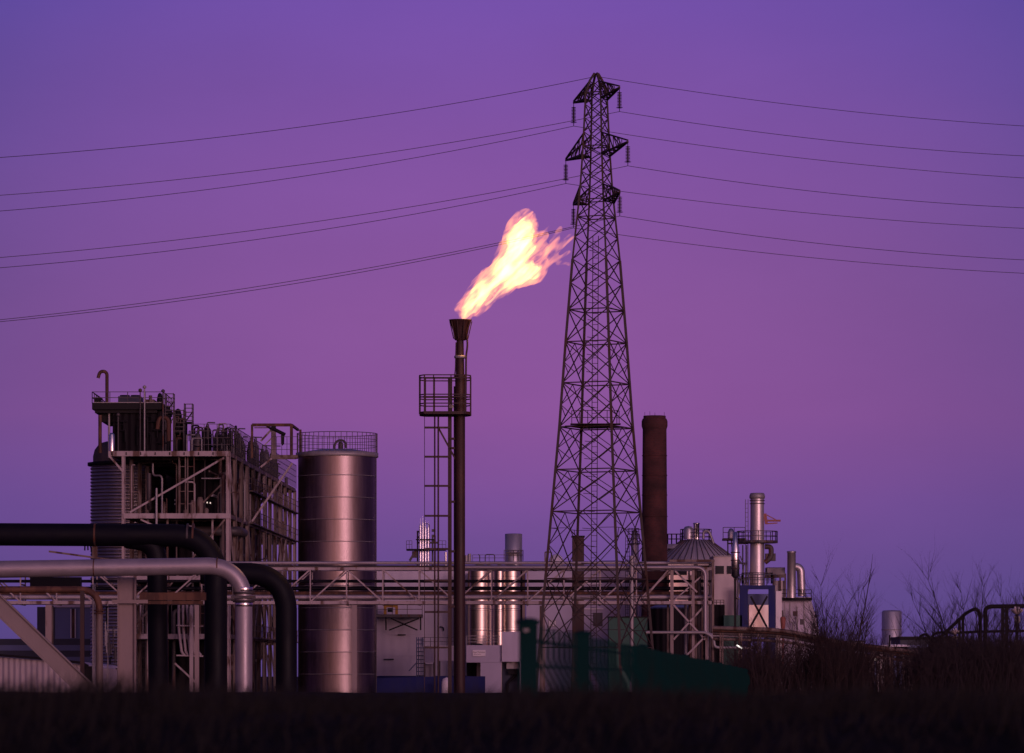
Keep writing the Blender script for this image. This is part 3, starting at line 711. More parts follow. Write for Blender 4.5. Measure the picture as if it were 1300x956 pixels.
# motors and valves seen as small shapes in the openings
for (x,y,wd,h) in ((245,640,8,22),(254,636,9,26),(262,646,6,12),(236,648,7,10),(208,640,5,20)):
    m=MB(); p=at(x,y,343); m.lathe(p.x,p.y,[(wd*.034*.9,LV[2]+.1),(wd*.034,LV[2]+h*.068*.8),(wd*.02,LV[2]+h*.068),(0.01,LV[2]+h*.068)],12); m.build('pump_body',M['brownst'],st)
for (x,y) in ((263,638),(267,638.5),(222,635),(222,640)):
    m=MB(); p=at(x,y,341.4); m.lathe(p.x,p.y,[(.01,p.z-.08),(.065,p.z),(.01,p.z+.08)],8); m.build('lamp',M['lamp'] if x>250 else M['galv'],st)

# machinery standing on the top deck
def deck_unit(kind,x,ytop,w,Y,base,label,matn):
    s=Y/F; p=at(x,ytop,Y); t=thing(kind,label,kind.replace('_',' '),(p.x,Y,base))
    h=p.z-base; r=w*s/2
    if 'in the row' in label: t['group']='vessels in the row on the top deck'
    m=MB(); m.lathe(p.x,Y,[(r*.9,base),(r,base+.15),(r,base+h*.7),(r*.8,base+h*.88),(r*.3,base+h),(0.01,base+h)],18); m.build('body',M[matn],t)
    m=MB()
    for k in range(4):
        a=k*math.pi/2+.7; q=V(p.x+r*1.1*math.cos(a),Y+r*1.1*math.sin(a),base); m.bar(q,q+V(0,0,h*.6),.07)
    m.lathe(p.x,Y,[(r*1.05,base+h*.3),(r*1.12,base+h*.3),(r*1.12,base+h*.36),(r*1.05,base+h*.36)],18); m.build('support_ring',M['darkst'],t)
    m=MB(); m.path([V(p.x,Y,base+h*.95),V(p.x,Y,base+h*1.12),V(p.x+r*1.6,Y+.3,base+h*1.12)]+([V(p.x+r*1.6,Y+.3,base)] if int(x)%3==0 else []),.06,7,.15); m.build('outlet_pipe',M['dim'],t)
zt=LV[3]+.1
deck_unit('process_vessel',251,549,9,342,zt,'squat dark vessel on the top deck, left end of the railed deck','dim')
deck_unit('process_vessel',263,541,12,346,zt,'widest dark vessel on the top deck behind the railing','darkst')
deck_unit('process_vessel',276,547,8,344,zt,'small grey vessel on the top deck beside the corner post','dim')
deck_unit('process_vessel',287,551,7,352,zt,'narrow dark vessel on the top deck at the corner of the railing','brownst')
for i in range(9):
    Y=352+i*6; x=HX+(SX-1.2+.03*i*6)/Y*F
    deck_unit('process_vessel',x-2*(i%2),548+i*3.7-(i%3)*3,7+(i%3)*2,Y,zt,['dark vessel in the row behind the receding side railing of the top deck','grey vessel in the row behind the receding side railing of the top deck'][i%2],['darkst','dim'][i%2])
pr=thing('top_deck_pipework','tangle of thin dark pipes and posts standing on the top deck','pipework',(SX-3,SY+4,zt))
for i in range(34):
    x=R.uniform(240,300); y=R.uniform(537,560); Y=R.uniform(341,350); p=at(x,y,Y); q=V(p.x+R.uniform(-1,1),Y,R.uniform(zt+.2,p.z))
    m=MB(); m.path([V(p.x,Y,zt),p,V(q.x,Y,p.z),q],R.choice([.04,.06,.08]),6,.15); m.build('pipe',M[R.choice(['dim','darkst','darkst','galv'])],pr)
m=MB()
for i in range(30):
    u=R.uniform(3,62); h=R.uniform(1.2,3.0)*(1-.004*u); v=R.uniform(.3,1.5); a=Pq(v,u,zt); e=a+V(0,0,h)
    m.path([a,e,e+V(R.uniform(-.9,.9),0,0),e+V(R.uniform(-.9,.9),0,-h*.9)] if i%5==0 else [a,e,e+V(R.uniform(-.7,.7),2,0)],R.choice([.04,.06]),6,.15)
build_split(m,'deck_pipe',M['darkst'],pr)

# upper house with roof deck
uh=thing('rooftop_plant_house','dark clad plant house with railed flat roof on top of the steel frame','plant house',(-33,345,LV[3]))
Yh=346.; h4=Yh/F; Zh=lambda y: CZ+(HY-y)*h4
m=MB(); m.box((at(143,0,Yh).x,Yh,LV[3]+.1),(at(205,0,Yh).x,Yh+9,Zh(522))); m.build('wall',M['darkclad'],uh)
m=MB(); m.box((at(128,0,Yh).x,Yh+.6,Zh(535)),(at(143,0,Yh).x,Yh+7,Zh(522))); m.box((at(118,0,Yh).x,Yh-.8,Zh(520.5)),(at(207,0,Yh).x,Yh+9.5,Zh(512))); m.box((at(121,0,Yh).x,Yh-.4,Zh(524.5)),(at(200,0,Yh).x,Yh+8,Zh(520.7))); m.build('roof_slab',M['darkst'],uh)
m=MB(); m.box((at(120,0,Yh).x,Yh-.85,Zh(512.2)),(at(206,0,Yh).x,Yh-.8,Zh(511.4))); m.build('roof_edge',M['galv'],uh)
m=MB(); p=[at(117,512,Yh-.8),at(207,512,Yh-.8)]; railing(m,[V(p[0].x,Yh+8,p[0].z),p[0],p[1],V(p[1].x,Yh+8,p[1].z)],1.0,1.7,.035,(1,.5)); m.build('roof_railing',M['rail'],uh)
m=MB(); a=at(119,499,Yh+2); m.bar(a,at(134,511,Yh+2),.1); m.bar(at(119,505,Yh+2),at(131,511,Yh+2),.1); m.box(at(120,511,Yh+2),at(129,506,Yh+3)); m.build('roof_hoist',M['darkst'],uh)
m=MB(); m.tube((at(138,0,Yh).x,Yh+.3,LV[3]),(at(138,0,Yh).x,Yh+.3,Zh(522)),.1,8); m.build('support_pipe',M['galv'],uh)
for x,a_,b_ in ((183.5,572,495),(178,572,499),(150,572,530),(207,572,500)):
    m=MB(); q=at(x,0,Yh-1).x; m.tube((q,Yh-1,LV[3]+.1),(q,Yh-1,Zh(b_)),.07 if x!=178 else .05,8); m.lathe(q,Yh-1,[(.01,Zh(b_)),(.16,Zh(b_)+.1),(.16,Zh(b_)+.25),(.01,Zh(b_)+.35)],8); m.build('stand_pipe',M['galv' if x in (183.5,) else 'dim'],uh)
m=MB(); m.path([at(200,545,Yh-.5),at(201,530,Yh-.5),at(214,530,Yh-.5),at(214,560,Yh-.5)],.18,10,.6); m.build('elbow_pipe',M['rust'],uh)
m=MB()
for i in range(22):
    x=R.uniform(144,206); y=R.uniform(528,565); a=at(x,y,Yh-.4); e=a+V(R.uniform(-1.2,1.2),0,0); m.path([a,e,e+V(0,0,R.uniform(-1.8,.6))],R.choice([.04,.06,.09]),6,.1)
build_split(m,'wall_pipe',M['darkst'],uh)
hv=thing('roof_cooler','low dark cooler box with round fan housings on the plant house roof','cooler',(at(168,0,Yh).x,Yh+3,Zh(512)))
m=MB(); m.box((at(147,0,Yh).x,Yh+2,Zh(511.8)),(at(176,0,Yh).x,Yh+4.5,Zh(501))); m.build('casing',M['darkblue'],hv)
m=MB(); 
for x in (154,168): m.lathe(at(x,0,Yh).x,Yh+3.2,[(.42,Zh(501)),(.45,Zh(498.5)),(.38,Zh(498.5))],14)
m.build('fan_housing',M['darkst'],hv)
m=MB(); m.box((at(180,0,Yh).x,Yh+2,Zh(511.8)),(at(193,0,Yh).x,Yh+4.5,Zh(505))); m.tube(at(191,512,Yh+2),at(191,502,Yh+2),.15,8); m.build('drive_box',M['brownst'],hv)
gn=thing('gooseneck_vent','dark hooked vent pipe curving over above the plant house roof','vent pipe',(at(136,0,Yh).x,Yh+1,Zh(512)))
MB().path([at(135.8,512,Yh+1),at(135.8,472,Yh+1),at(127,471,Yh+1),at(124.5,480,Yh+1)],.15,12,.42).build('bent_pipe',M['rust'],gn)
dp=MB(); dp.tube(at(127,575,Yh-.4),at(127,527,Yh-.4),.16,10); dp.build('downpipe',M['rust'],None,'short rusty upright pipe under the left edge of the plant house roof','pipe')
# caged ladder towers and scaffold frames stepping down to the right
def scaffold(x0,x1,yt,yb,Y,label):
    t=thing('access_tower',label,'access tower',(at(x0,0,Y).x,Y,LV[3])); m=MB()
    for x in (x0,x1):
        for dy in (0,1.2): m.bar(V(at(x,0,Y).x,Y+dy,LV[3]+.1),V(at(x,0,Y).x,Y+dy,at(x,yt,Y).z),.08)
    m.build('posts',M['rail'],t); m=MB()
    y=yt+1
    while y<yb:
        m.bar(at(x0,y,Y),at(x1,y,Y),.07); m.bar(at(x0,y,Y),at(x0,y,Y)+V(0,1.2,0),.06); m.bar(at(x1,y,Y),at(x1,y,Y)+V(0,1.2,0),.06); y+=5.2
    m.build('guard_rails',M['rail'],t); m=MB()
    m.bar(at(x0,yb,Y)+V(0,.6,0),at(x1,yt+10,Y)+V(0,.6,0),.3,.08); m.box(at(x0,yb,Y)+V(0,0,-.1),at(x1,yb,Y)+V(0,1.2,.05)); m.build('stair_flight',M['darkst'],t)
scaffold(210,220,499,524,347,'railed ladder tower just right of the plant house roof')
scaffold(234,244,512,536,350,'lower railed ladder tower further right of the plant house')
scaffold(221,233,520,548,349,'short railed stair between the two ladder towers')
tb=thing('cyclone_vessel','dark upright vessel bank between the ladder towers','vessel',(at(215,0,348).x,351,LV[3]))
m=MB()
for x,yt,w in ((203,500,8),(213,516,9),(226,520,10),(233,531,10)):
    p=at(x,yt,351); r=w*.035; m.lathe(p.x,351,[(r*.8,LV[3]+.1),(r,LV[3]+1),(r,p.z-.5),(r*.6,p.z),(.01,p.z+.1)],14)
m.build('vessel_body',M['darkst'],tb)
m=MB()
for i in range(18):
    x=R.uniform(203,240); y=R.uniform(524,560); a=at(x,y,347); e=a+V(R.uniform(-.6,.6),0,0); m.path([a,e,e+V(0,0,R.uniform(-2,.6))],.05,6,.1)
m.build('small_pipes',M['dim'],tb)
rf=MB(); p=at(142,560,341); rf.lathe(p.x,341,[(.26,Zs(571.8)),(.26,Zs(551)),(.18,Zs(549)),(.01,Zs(548.5))],18)
rf.build('small_cylinder',M['column'],None,'small bright metal cylinder standing at the left end of the front beam','cylinder')

# ribbed vessel with domed top
rv=thing('ribbed_tank','broad round tank with close horizontal ribs behind the left posts','tank',(at(163,0,362).x,362,0))
Y=362.; s=Y/F; cx=at(163,0,Y).x; r=47.5*s; pr=[]
z=.2; ztop=CZ+(HY-592)*s
while z<ztop: pr+=[(r-.07,z),(r+.02,z+.06),(r+.05,z+.14),(r+.02,z+.22),(r-.07,z+.28)]; z+=.315
MB().lathe(cx,Y,pr,80).build('ribbed_shell',M['ribbed'],rv)
MB().lathe(cx,Y,[(r+.25,ztop),(r+.3,ztop+.05),(r+.3,ztop+.3),(r-.2,ztop+.35)],80).build('rim',M['darkst'],rv)
c2=at(136,0,Y).x
MB().lathe(c2,Y,[(1.3,ztop+.3),(1.3,ztop+.9),(1.15,ztop+1.5),(.7,ztop+2.1),(.01,ztop+2.3)],30).build('dome',M['dim'],rv)
m=MB(); 
for i in range(7): p=at(108+i*3,R.uniform(672,694),Y-3); m.bar(p,p+V(R.uniform(-.3,.3),0,-1.2),.12)
m.build('valve_cluster',M['darkst'],rv)

# gantry bridging to the tank
ga=thing('hoist_gantry','rusty pipe gantry frame on the walkway bridging frame and tall tank','gantry',(at(350,0,348).x,348,LV[3]))
Y=347.; a0,a1=at(320,539.5,Y),at(370,539.5,Y); zd=at(0,578,Y).z
m=MB(); m.bar(a0,a1,.22,.26); m.bar(a0+V(.2,0,-.25),a0+V(1.4,0,-.25),.08); m.bar(a1,a1+V(.2,7,0),.2); m.bar(a0+V(1.2,0,0),a0+V(1.4,7,0),.16); m.build('top_beam',M['rust'],ga)
for x,yy,w in ((320,0,.2),(370,0,.26),(376,7,.2),(346,1.5,.42)):
    q=at(x,539,Y); zb=zd if x>330 else LV[3]; m=MB(); m.bar(V(q.x,Y+yy,zb),V(q.x,Y+yy,q.z),w); m.build('upright',M['post'] if x==346 else M['rust'],ga)
m=MB(); m.bar(at(331,560,Y),at(344,546,Y),.16); m.bar(at(336,565,Y),at(345,556,Y),.1); m.build('knee_brace',M['beige'],ga)
m=MB(); m.tube(at(344,543,Y-.3),at(362,552,Y-.3),.16,8); m.lathe(at(359,0,Y).x,Y-.3,[(.01,at(0,566,Y).z),(.14,at(0,564,Y).z),(.16,at(0,553,Y).z),(.01,at(0,551,Y).z)],8); m.box(at(345,547,Y-.4),at(350,541,Y-.1)); m.build('hoist',M['darkst'],ga)
br=thing('tank_walkway','railed steel walkway joining the frame to the tall tank','walkway',(at(355,0,348).x,348,zd))
m=MB(); m.box(V(at(344,0,Y).x,Y-.6,zd-.25),V(at(378,0,Y).x,Y+1.2,zd)); m.bar(at(344,582,Y-.7),at(376,582,Y-.7),.12,.14); m.build('walkway_deck',M['brownst'],br)
m=MB(); m.bar(at(345,582,Y-.7),at(331,593,Y-.7),.15); m.build('deck_stringer',M['beige'],br)
m=MB(); railing(m,[V(at(345,0,Y).x,Y-.6,zd),V(at(378,0,Y).x,Y-.6,zd)],1.6,.5,.025,(1,.6,.3)); m.build('walkway_railing',M['rail'],br)
m=MB(); m.bar(at(371,588,Y),at(320,662,Y),.17); m.build('long_brace',M['beige'],br)

# ------------------------------------------------------------------ pipe rack
Yr=320.; sr=Yr/F
def rp(x,y,dy=0): return at(x,y,Yr)+V(0,dy,0)
rk=thing('pipe_rack','long elevated steel truss pipe bridge crossing the whole yard on posts','pipe bridge',(rp(450,0).x,Yr,0))
for dy,tag_ in ((0,'front'),(3.2,'rear')):
    m=MB(); m.bar(rp(-20,722,dy),rp(905,722,dy),.18,.22); m.build('top_chord',M['beige'],rk)
    m=MB(); m.bar(rp(-20,765,dy),rp(905,765,dy),.2,.26); m.build('bottom_chord',M['brownst' if dy else 'beige'],rk)
    xs_=[-20+ i*46 for i in range(21)]; 
    for i,x in enumerate(xs_[:-1]):
        m=MB(); m.bar(rp(x,723,dy),rp(x,764,dy),.10); m.build('truss_post',M['beige'],rk)
        a,b=((x,723),(x+46,764)) if 430<x<560 or x<140 else ((x,764),(x+46,723))
        m=MB(); m.bar(rp(a[0],a[1],dy),rp(b[0],b[1],dy),.11); m.build('truss_diagonal',M['beige'],rk)
for x,w in ((62,.5),(250,.35),(450,.40),(690,.28),(853,.26),(880,.22),(897,.2)):
    for dy in (0,3.2):
        m=MB(); m.bar(rp(x-(3 if dy else 0),721 if x>800 else 766,dy)+V(0,0,-.14),V(rp(x-(3 if dy else 0),0).x,Yr+dy,0),w*(1 if dy==0 else .7)); m.build('support_post',M['post' if dy==0 else 'brownst'],rk)
for i in range(0,21):
    x=-20+i*46; m=MB(); m.bar(rp(x,742,.1),rp(x,742,3.1),.12); m.bar(rp(x,724,.1),rp(x,724,3.1),.12); m.bar(rp(x,767,.1),rp(x,767,3.1),.14); m.build('cross_tie',M['brownst'],rk)
for a,b in (((855,768),(895,812)),((895,768),(855,812)),((857,725),(885,752)),((858,846),(897,806)),((820,757),(848,724))):
    m=MB(); m.bar(rp(*a,-.2),rp(*b,-.2),.14); m.build('end_brace',M['beige'],rk)
m=MB(); m.bar(rp(850,712,-.1),rp(907,712,-.1),.25,.2); m.bar(rp(905,712,0),V(rp(905,0).x,Yr,0),.2); m.build('end_frame',M['brownst'],rk)
RG='pipes carried by the long pipe bridge'
def rpipe(y,r,dy,mt,label,x0=-20,x1=904,tail=None):
    pts=[rp(x0,y,dy),rp(x1,y,dy)]+([rp(a,b,dy) for a,b in tail] if tail else [])
    MB().path(pts,r,10,.9).build('rack_pipe',M[mt],None,label,'pipe',RG)
rpipe(714.5,.14,.6,'silverpipe','topmost bright thin pipe lying on the pipe bridge')
rpipe(718.5,.10,1.2,'dim','dull pipe lying just below the topmost bright pipe on the bridge')
rpipe(737.5,.13,1.0,'darkpipe','upper dark pipe running inside the bridge truss')
rpipe(746.5,.16,1.6,'darkpipe','lower dark pipe running inside the bridge truss')
rpipe(752.5,.17,2.2,'rust','rusty red pipe inside the bridge just above its lower edge')
rpipe(758,.21,.7,'silverpipe','thick pale pipe resting along the lower edge of the bridge')
MB().path([rp(580,720.5,-.5),rp(895,720.5,-.5),rp(895,803,-.5),rp(902,806.5,-.5),rp(1000,808,-.5),rp(1050,817,-.5)],.15,10,.7).build('rack_pipe',M['silverpipe'],None,'pale pipe that turns down at the right end of the bridge','pipe',RG)
MB().path([rp(820,803,-.9),rp(897,803,-.9),rp(906,812,-.9),rp(906,822,-.9),rp(960,823,-.9)],.12,10,.5).build('low_pipe',M['galv'],None,'thin low pipe passing behind the green fence near the bridge end','pipe')
MB().path([rp(872,766,2),rp(872,838,2),rp(864,846,2)],.13,8,.5).build('down_pipe',M['galv'],None,'upright drop pipe between the last two bridge posts','pipe')
MB().tube(V(rp(801.5,0,-1).x,Yr-1,0),rp(801.5,706,-1),.17,10).build('steel_pole',M['galv'],None,'plain grey pole standing against the chimney side of the pylon','pole')
pb=thing('riser_bundle','bundle of upright pipes and posts at the right end of the bridge','pipe bundle',(rp(885,0).x,Yr+1,0))
for x,w,c,yt in ((884,.16,'brownst',714),(888,.2,'dim',724),(899,.13,'silverpipe',720),(902,.1,'dim',716),(877,.1,'brownst',730)):
    MB().tube(V(rp(x,0).x,Yr+1,0),rp(x,yt,1),w,8).build('riser',M[c],pb)

# ------------------------------------------------------------------ big pipes near left
def straps(m,pts,r,w=.06):
    for a,d in pts: m.tube(a-d*w,a+d*w,r,24)
sp_=thing('silver_pipe','large silver clad pipe running level then turning down beside the dark pipes','pipe',(at(309,0,200).x,200,0))
m=MB(); m.path([at(-80,724,200),at(309.5,718,200),V(at(309.5,0,200).x,200,0)],.435,32,1.75,14); m.build('lagged_run',M['silverpipe'],sp_)
m=MB(); straps(m,[(at(119.5,721,200),V(1,0,0)),(at(276,718.6,200),V(1,0,0))],.445,.03); m.build('joint_band',M['rust'],sp_)
m=MB(); p=at(309.5,757,200); zA=p.z
for k,(r_,dz) in enumerate(((.56,.18),(.60,-.02),(.56,-.24))): m.lathe(p.x,200,[(r_-.1,zA+dz-.06),(r_,zA+dz-.06),(r_,zA+dz+.04),(r_-.1,zA+dz+.04)],28)
m.box((p.x-.62,199.4,zA-.12),(p.x+.62,199.75,zA+.02)); m.box((p.x-.55,199.42,zA+.02),(p.x-.5,199.8,zA+.5)); m.build('flange_clamp',M['dim'],sp_)
m=MB(); m.lathe(p.x,200,[(.445,zA+.24),(.455,zA+.26),(.455,zA+.45),(.445,zA+.47)],28); m.lathe(p.x,200,[(.445,zA-.52),(.455,zA-.5),(.455,zA-.28),(.445,zA-.27)],28); build_split(m,'bare_collar',M['column'],sp_)
d1=thing('dark_pipe','thick black lagged pipe along the top, turning down behind the silver pipe','pipe',(at(274,0,208).x,208,0))
m=MB(); m.path([at(-80,678,208),at(274,680,208),V(at(274,0,208).x,208,0)],.60,28,2.1,14); m.build('lagged_run',M['darkpipe'],d1)
m=MB(); m.path([at(160,683,208.2),at(199,690,208.2),V(at(201,0,208).x,208.2,0)],.53,28,1.6,12); m.build('branch_pipe',M['darkpipe'],d1)
m=MB(); straps(m,[(at(121,678.7,208),V(1,0,0)),(at(238.5,679.5,208),V(1,0,.0)),(at(245.5,679.6,208),V(1,0,.0))],.625,.05); m.build('strap',M['dim'],d1)
m=MB(); m.box(at(117,707,208),at(124,691,208.4)); m.bar(at(62,700,208),at(150,712,208),.1); m.build('pipe_shoe',M['brownst'],d1)
d2=thing('dark_pipe','shorter black lagged pipe curving down just right of the silver pipe','pipe',(at(364,0,212).x,212,0))
m=MB(); m.path([at(255,728,212),at(363.5,728,212),V(at(363.5,0,212).x,212,0)],.575,28,1.9,14); m.build('lagged_run',M['darkpipe'],d2)
rpi=thing('rusty_pipe','thin rusty brown pipe under the silver pipe, bending down at a flange','pipe',(at(126,0,197).x,197,0))
m=MB(); m.path([at(-60,748.5,197),at(126,748.5,197),V(at(126,0,197).x,197,0)],.17,16,.9,10); m.build('pipe_run',M['rust'],rpi)
m=MB(); p=at(126,776,197)
for dz in (0,-.14): m.lathe(p.x,197,[(.17,p.z+dz),(.27,p.z+dz),(.27,p.z+dz+.07),(.17,p.z+dz+.07)],16)
build_split(m,'flange',M['rust'],rpi)
m=MB(); m.tube(at(126,779,197)+V(0,0,0),V(at(126,0,197).x,197,0.0),.185,16); m.build('pale_sleeve',M['brownst'],rpi)
pc=thing('support_column','wide flat pale column holding up the silver pipe','column',(at(161,0,203).x,203,0))
a=at(150.5,0,203).x; b=at(172,0,203).x
m=MB(); m.box((a,203,0),(b,203.03,at(0,733,203).z)); 
for x in (a,b): m.box((x-.03,202.75,0),(x+.03,203.25,at(0,733,203).z))
m.build('column_shaft',M['post'],pc)
m=MB(); m.box(at(142,766,202.5),at(188,761.5,202.7)); m.build('crosshead',M['post'],pc)
m=MB(); m.box(at(177,762,202.9),at(262,752.5,203.3)); m.box(at(176,767,203),at(258,763,203.3)); m.build('rusty_bearer',M['rust'],pc)
MB().bar(at(104.5,750,196),V(at(104.5,0,196).x,196,0),.2,.2).build('steel_post',M['flare'],None,'slim dark red upright post left of the rusty pipe bend','post')
m=MB(); m.tube(at(118,742,206),V(at(118,0,206).x,206,0),.05,8); m.tube(at(120.5,742,206),V(at(120.5,0,206).x,206,0),.035,8); m.build('conduit',M['galv'],None,'pair of thin pale conduits running down beside the rusty pipe','conduit')
m=MB(); a,b=at(-20,750,194),at(106,872,194); d=(b-a); m.bar(a,b+d*.15,.02,.80)
for sg in (-1,1):
    nrm=V(-d.z,0,d.x).normalized()*.40*sg; m.bar(a+nrm,b+d*.15+nrm,.34,.06)
m.build('diagonal_strut',M['strut'],None,'heavy pale diagonal steel strut in the lower left corner','strut')
kk=MB(); kk.box(at(38,745,206),at(104,733,206.6)); kk.build('pipe_saddle',M['darkst'],None,'dark saddle block between the silver and rusty pipes','saddle')
# small cluttered pipes near the support column
cl=thing('small_bore_pipework','thin branching pale pipes between the rusty pipe and the support column','pipework',(at(142,0,230).x,230,0))
for i in range(18):
    x=R.uniform(134,150); y=R.uniform(770,850); a=at(x,y,230); m=MB()
    e=a+V(R.uniform(-.3,.3),0,0); m.path([a,e,e+V(0,0,R.uniform(-1.6,-.3))],R.choice([.025,.04,.05]),6,.1); m.build('small_pipe',M[R.choice(['galv','dim','dim','darkst'])],cl)
m=MB(); m.bar(at(150,766,231),V(at(150,0,231).x,231,0),.08); m.bar(at(135,800,231),at(150,800,231),.07); m.bar(at(137,766,231),V(at(137,0,231).x,231,0),.06);m.build('small_frame',M['galv'],cl)

# ------------------------------------------------------------------ buildings, left
b=thing('corrugated_shed','low pale corrugated shed with dark rounded roof edge, bottom left','shed',(at(40,0,236).x,240,0))
m=MB(); Y=236; pts=[at(-60,831,Y),at(0,834,Y),at(50,838,Y),at(104,843.5,Y),at(112,848,Y)]
m.prism([V(p.x,Y,0) for p in (pts[0],)]+[V(pts[0].x,Y,pts[0].z)]+[V(p.x,Y,p.z) for p in pts[1:]]+[V(pts[-1].x,Y,0)],(0,20,0)); m.build('wall',M['clad2'],b)
m=MB(); q=[p+V(0,-.15,.1) for p in pts]+[V(pts[-1].x+.08,Y-.15,0)]
for u,v in zip(q,q[1:]): m.bar(u,v,.5,.16)
m.build('roof_edge',M['darkst'],b)
b=thing('banded_warehouse','distant warehouse with dark blue and pale horizontal bands behind the shed','warehouse',(at(40,0,380).x,390,0))
Y=380
MB().box(V(at(-80,0,Y).x,Y,0),V(at(119,0,Y).x,Y+30,at(0,811,Y).z)).build('wall',M['darkblue'],b)
MB().box(V(at(-80,0,Y).x,Y-.1,at(0,826,Y).z),V(at(118,0,Y).x,Y-.003,at(0,819,Y).z)).build('pale_band',M['bluegrey'],b)
MB().box(V(at(-80,0,Y).x,Y-.1,at(0,843,Y).z),V(at(118,0,Y).x,Y-.003,at(0,834,Y).z)).build('lower_band',M['bluegrey'],b)
b=thing('blue_grey_block','pale blue grey clad block with rusty downpipe seen through the pipes','building',(at(90,0,400).x,400,0))
Y=392
MB().box(V(at(70,0,Y).x,Y,0),V(at(119,0,Y).x,Y+20,at(0,752,Y).z)).build('wall',M['bluegrey'],b)
MB().box(V(at(44,0,Y).x,Y+2,0),V(at(69.5,0,Y).x,Y+18,at(0,770,Y).z)).build('side_bay',M['darkblue'],b)
MB().box(V(at(66,0,Y).x,Y-.2,at(0,771,Y).z),V(at(119,0,Y).x,Y-.01,at(0,752,Y).z)).build('fascia',M['clad'],b)
m=MB(); m.tube(V(at(93.5,0,Y).x,Y-.3,at(0,810,Y).z),V(at(93.5,0,Y).x,Y-.3,at(0,773,Y).z),.15,8); m.build('downpipe',M['rust'],b)
m=MB(); 
for x in (90.5,96): m.tube(V(at(x,0,Y).x,Y-.3,at(0,810,Y).z),V(at(x,0,Y).x,Y-.3,at(0,773,Y).z),.06,6)
m.build('conduit',M['white'],b)

# ------------------------------------------------------------------ middle buildings
b=thing('panelled_building','tall pinkish grey panelled building behind the bridge, right of the tall tank','building',(at(520,0,400).x,405,0))
Y=400; 
MB().box(V(at(470,0,Y).x,Y,0),V(at(598,0,Y).x,Y+22,at(0,724,Y).z)).build('wall',M['clad'],b)
m=MB()
for y in (754,806,833): m.box(V(at(470,0,Y).x,Y-.05,at(0,y,Y).z),V(at(598,0,Y).x,Y-.005,at(0,y-.6,Y).z))
m.build('wall_joint',M['greyblock'],b)
MB().box(V(at(470,0,Y).x,Y-.3,0),V(at(598,0,Y).x,Y-.02,at(0,858,Y).z)).build('blue_plinth',M['blue'],b)
m=MB(); m.bar(at(487,837,Y-.3),at(500,837,Y-.3),.1); m.bar(at(505,806,Y-.3),at(515,806,Y-.3),.12); m.path([at(558,796,Y-.3),at(563,796,Y-.3),at(563,801,Y-.3)],.07,6,.2); m.build('wall_bracket',M['darkst'],b)
b=thing('wall_platform','cantilevered steel platform with crossed struts on the panelled building','platform',(at(507,0,396).x,397,at(0,784,396).z))
Y=396.5
MB().box(at(478,783.5,Y),at(537,780.5,Y+3.4)).build('deck',M['dim'],b)
m=MB(); 
for u,v in (((490,783),(490,800)),((534,783),(534,800)),((494,800),(532,785)),((496,785),(530,800))): m.bar(at(*u,Y),at(*v,Y),.14)
m.build('crossed_strut',M['darkst'],b)
m=MB(); railing(m,[at(479,780.5,Y),at(536,780.5,Y)],1.0,1.6,.035); m.build('railing',M['dim'],b)
cr=thing('yellow_hoist','small yellow hoist frame standing on the wall platform','hoist',tuple(at(497,780,397)))
m=MB(); Y=397
for x in (489,503.5): m.bar(at(x,780,Y),at(x,769,Y),.28)
m.build('legs',M['yellow'],cr); MB().box(at(487,771,Y-.2),at(505,767.5,Y+.5)).build('top_beam',M['yellow'],cr); MB().box(at(492,777,Y),at(499,772,Y+.6)).build('winch',M['darkst'],cr)
# stair and cabins
Y=388.
b=thing('stair_tower','narrow blue grey steel stair against the panelled building','stairs',(at(535,0,Y).x,Y,0))
m=MB()
for x in (529,531.5,534.5,537): m.bar(V(at(x,0,Y).x,Y,0),at(x,809,Y),.1)
m.build('upright',M['bluegrey'],b); m=MB()
for i in range(10): m.box(at(529,858-i*5,Y),at(538,857-i*5,Y+.8))
m.build('tread',M['dim'],b)
m=MB(); m.bar(at(519,852,Y),at(530,840,Y),.4,.1); m.build('lower_flight',M['bluegrey'],b)
def cabin(x0,x1,yt,yb,Y,label,m1='white',feet=True):
    t=thing('site_cabin',label,'cabin',(at((x0+x1)/2,0,Y).x,Y,0)); z0=at(0,yb,Y).z
    MB().box(V(at(x0,0,Y).x,Y,z0),V(at(x1,0,Y).x,Y+3,at(0,yt,Y).z)).build('body',M[m1],t)
    MB().box(V(at(x0-.6,0,Y).x,Y-.15,at(0,yt,Y).z),V(at(x1+.6,0,Y).x,Y+3.1,at(0,yt-1.2,Y).z)).build('roof',M['white'],t)
    if feet:
        m=MB()
        for x in (x0+1,x1-1): m.bar(V(at(x,0,Y).x,Y+.2,0),V(at(x,0,Y).x,Y+.2,z0),.16)
        m.build('leg',M['dim'],t)
    return t
cabin(538,552,821,841,386,'pale cabin on stilts beside the narrow stair','greyblock')
cabin(557,578,821,839,388,'wider grey cabin on stilts left of the flare mast','clad')
MB().box(V(at(538,0,390).x,390,0),V(at(552,0,390).x,392,at(0,843,390).z)).build('block_wall',M['greyblock'],None,'low block wall under the pale cabin','wall')
m=MB(); Y=385
railing(m,[at(536,821,Y),at(578,821,Y)],.9,.9,.03); m.build('cabin_railing',M['dim'],None,'thin railing along the tops of the two stilted cabins','railing')
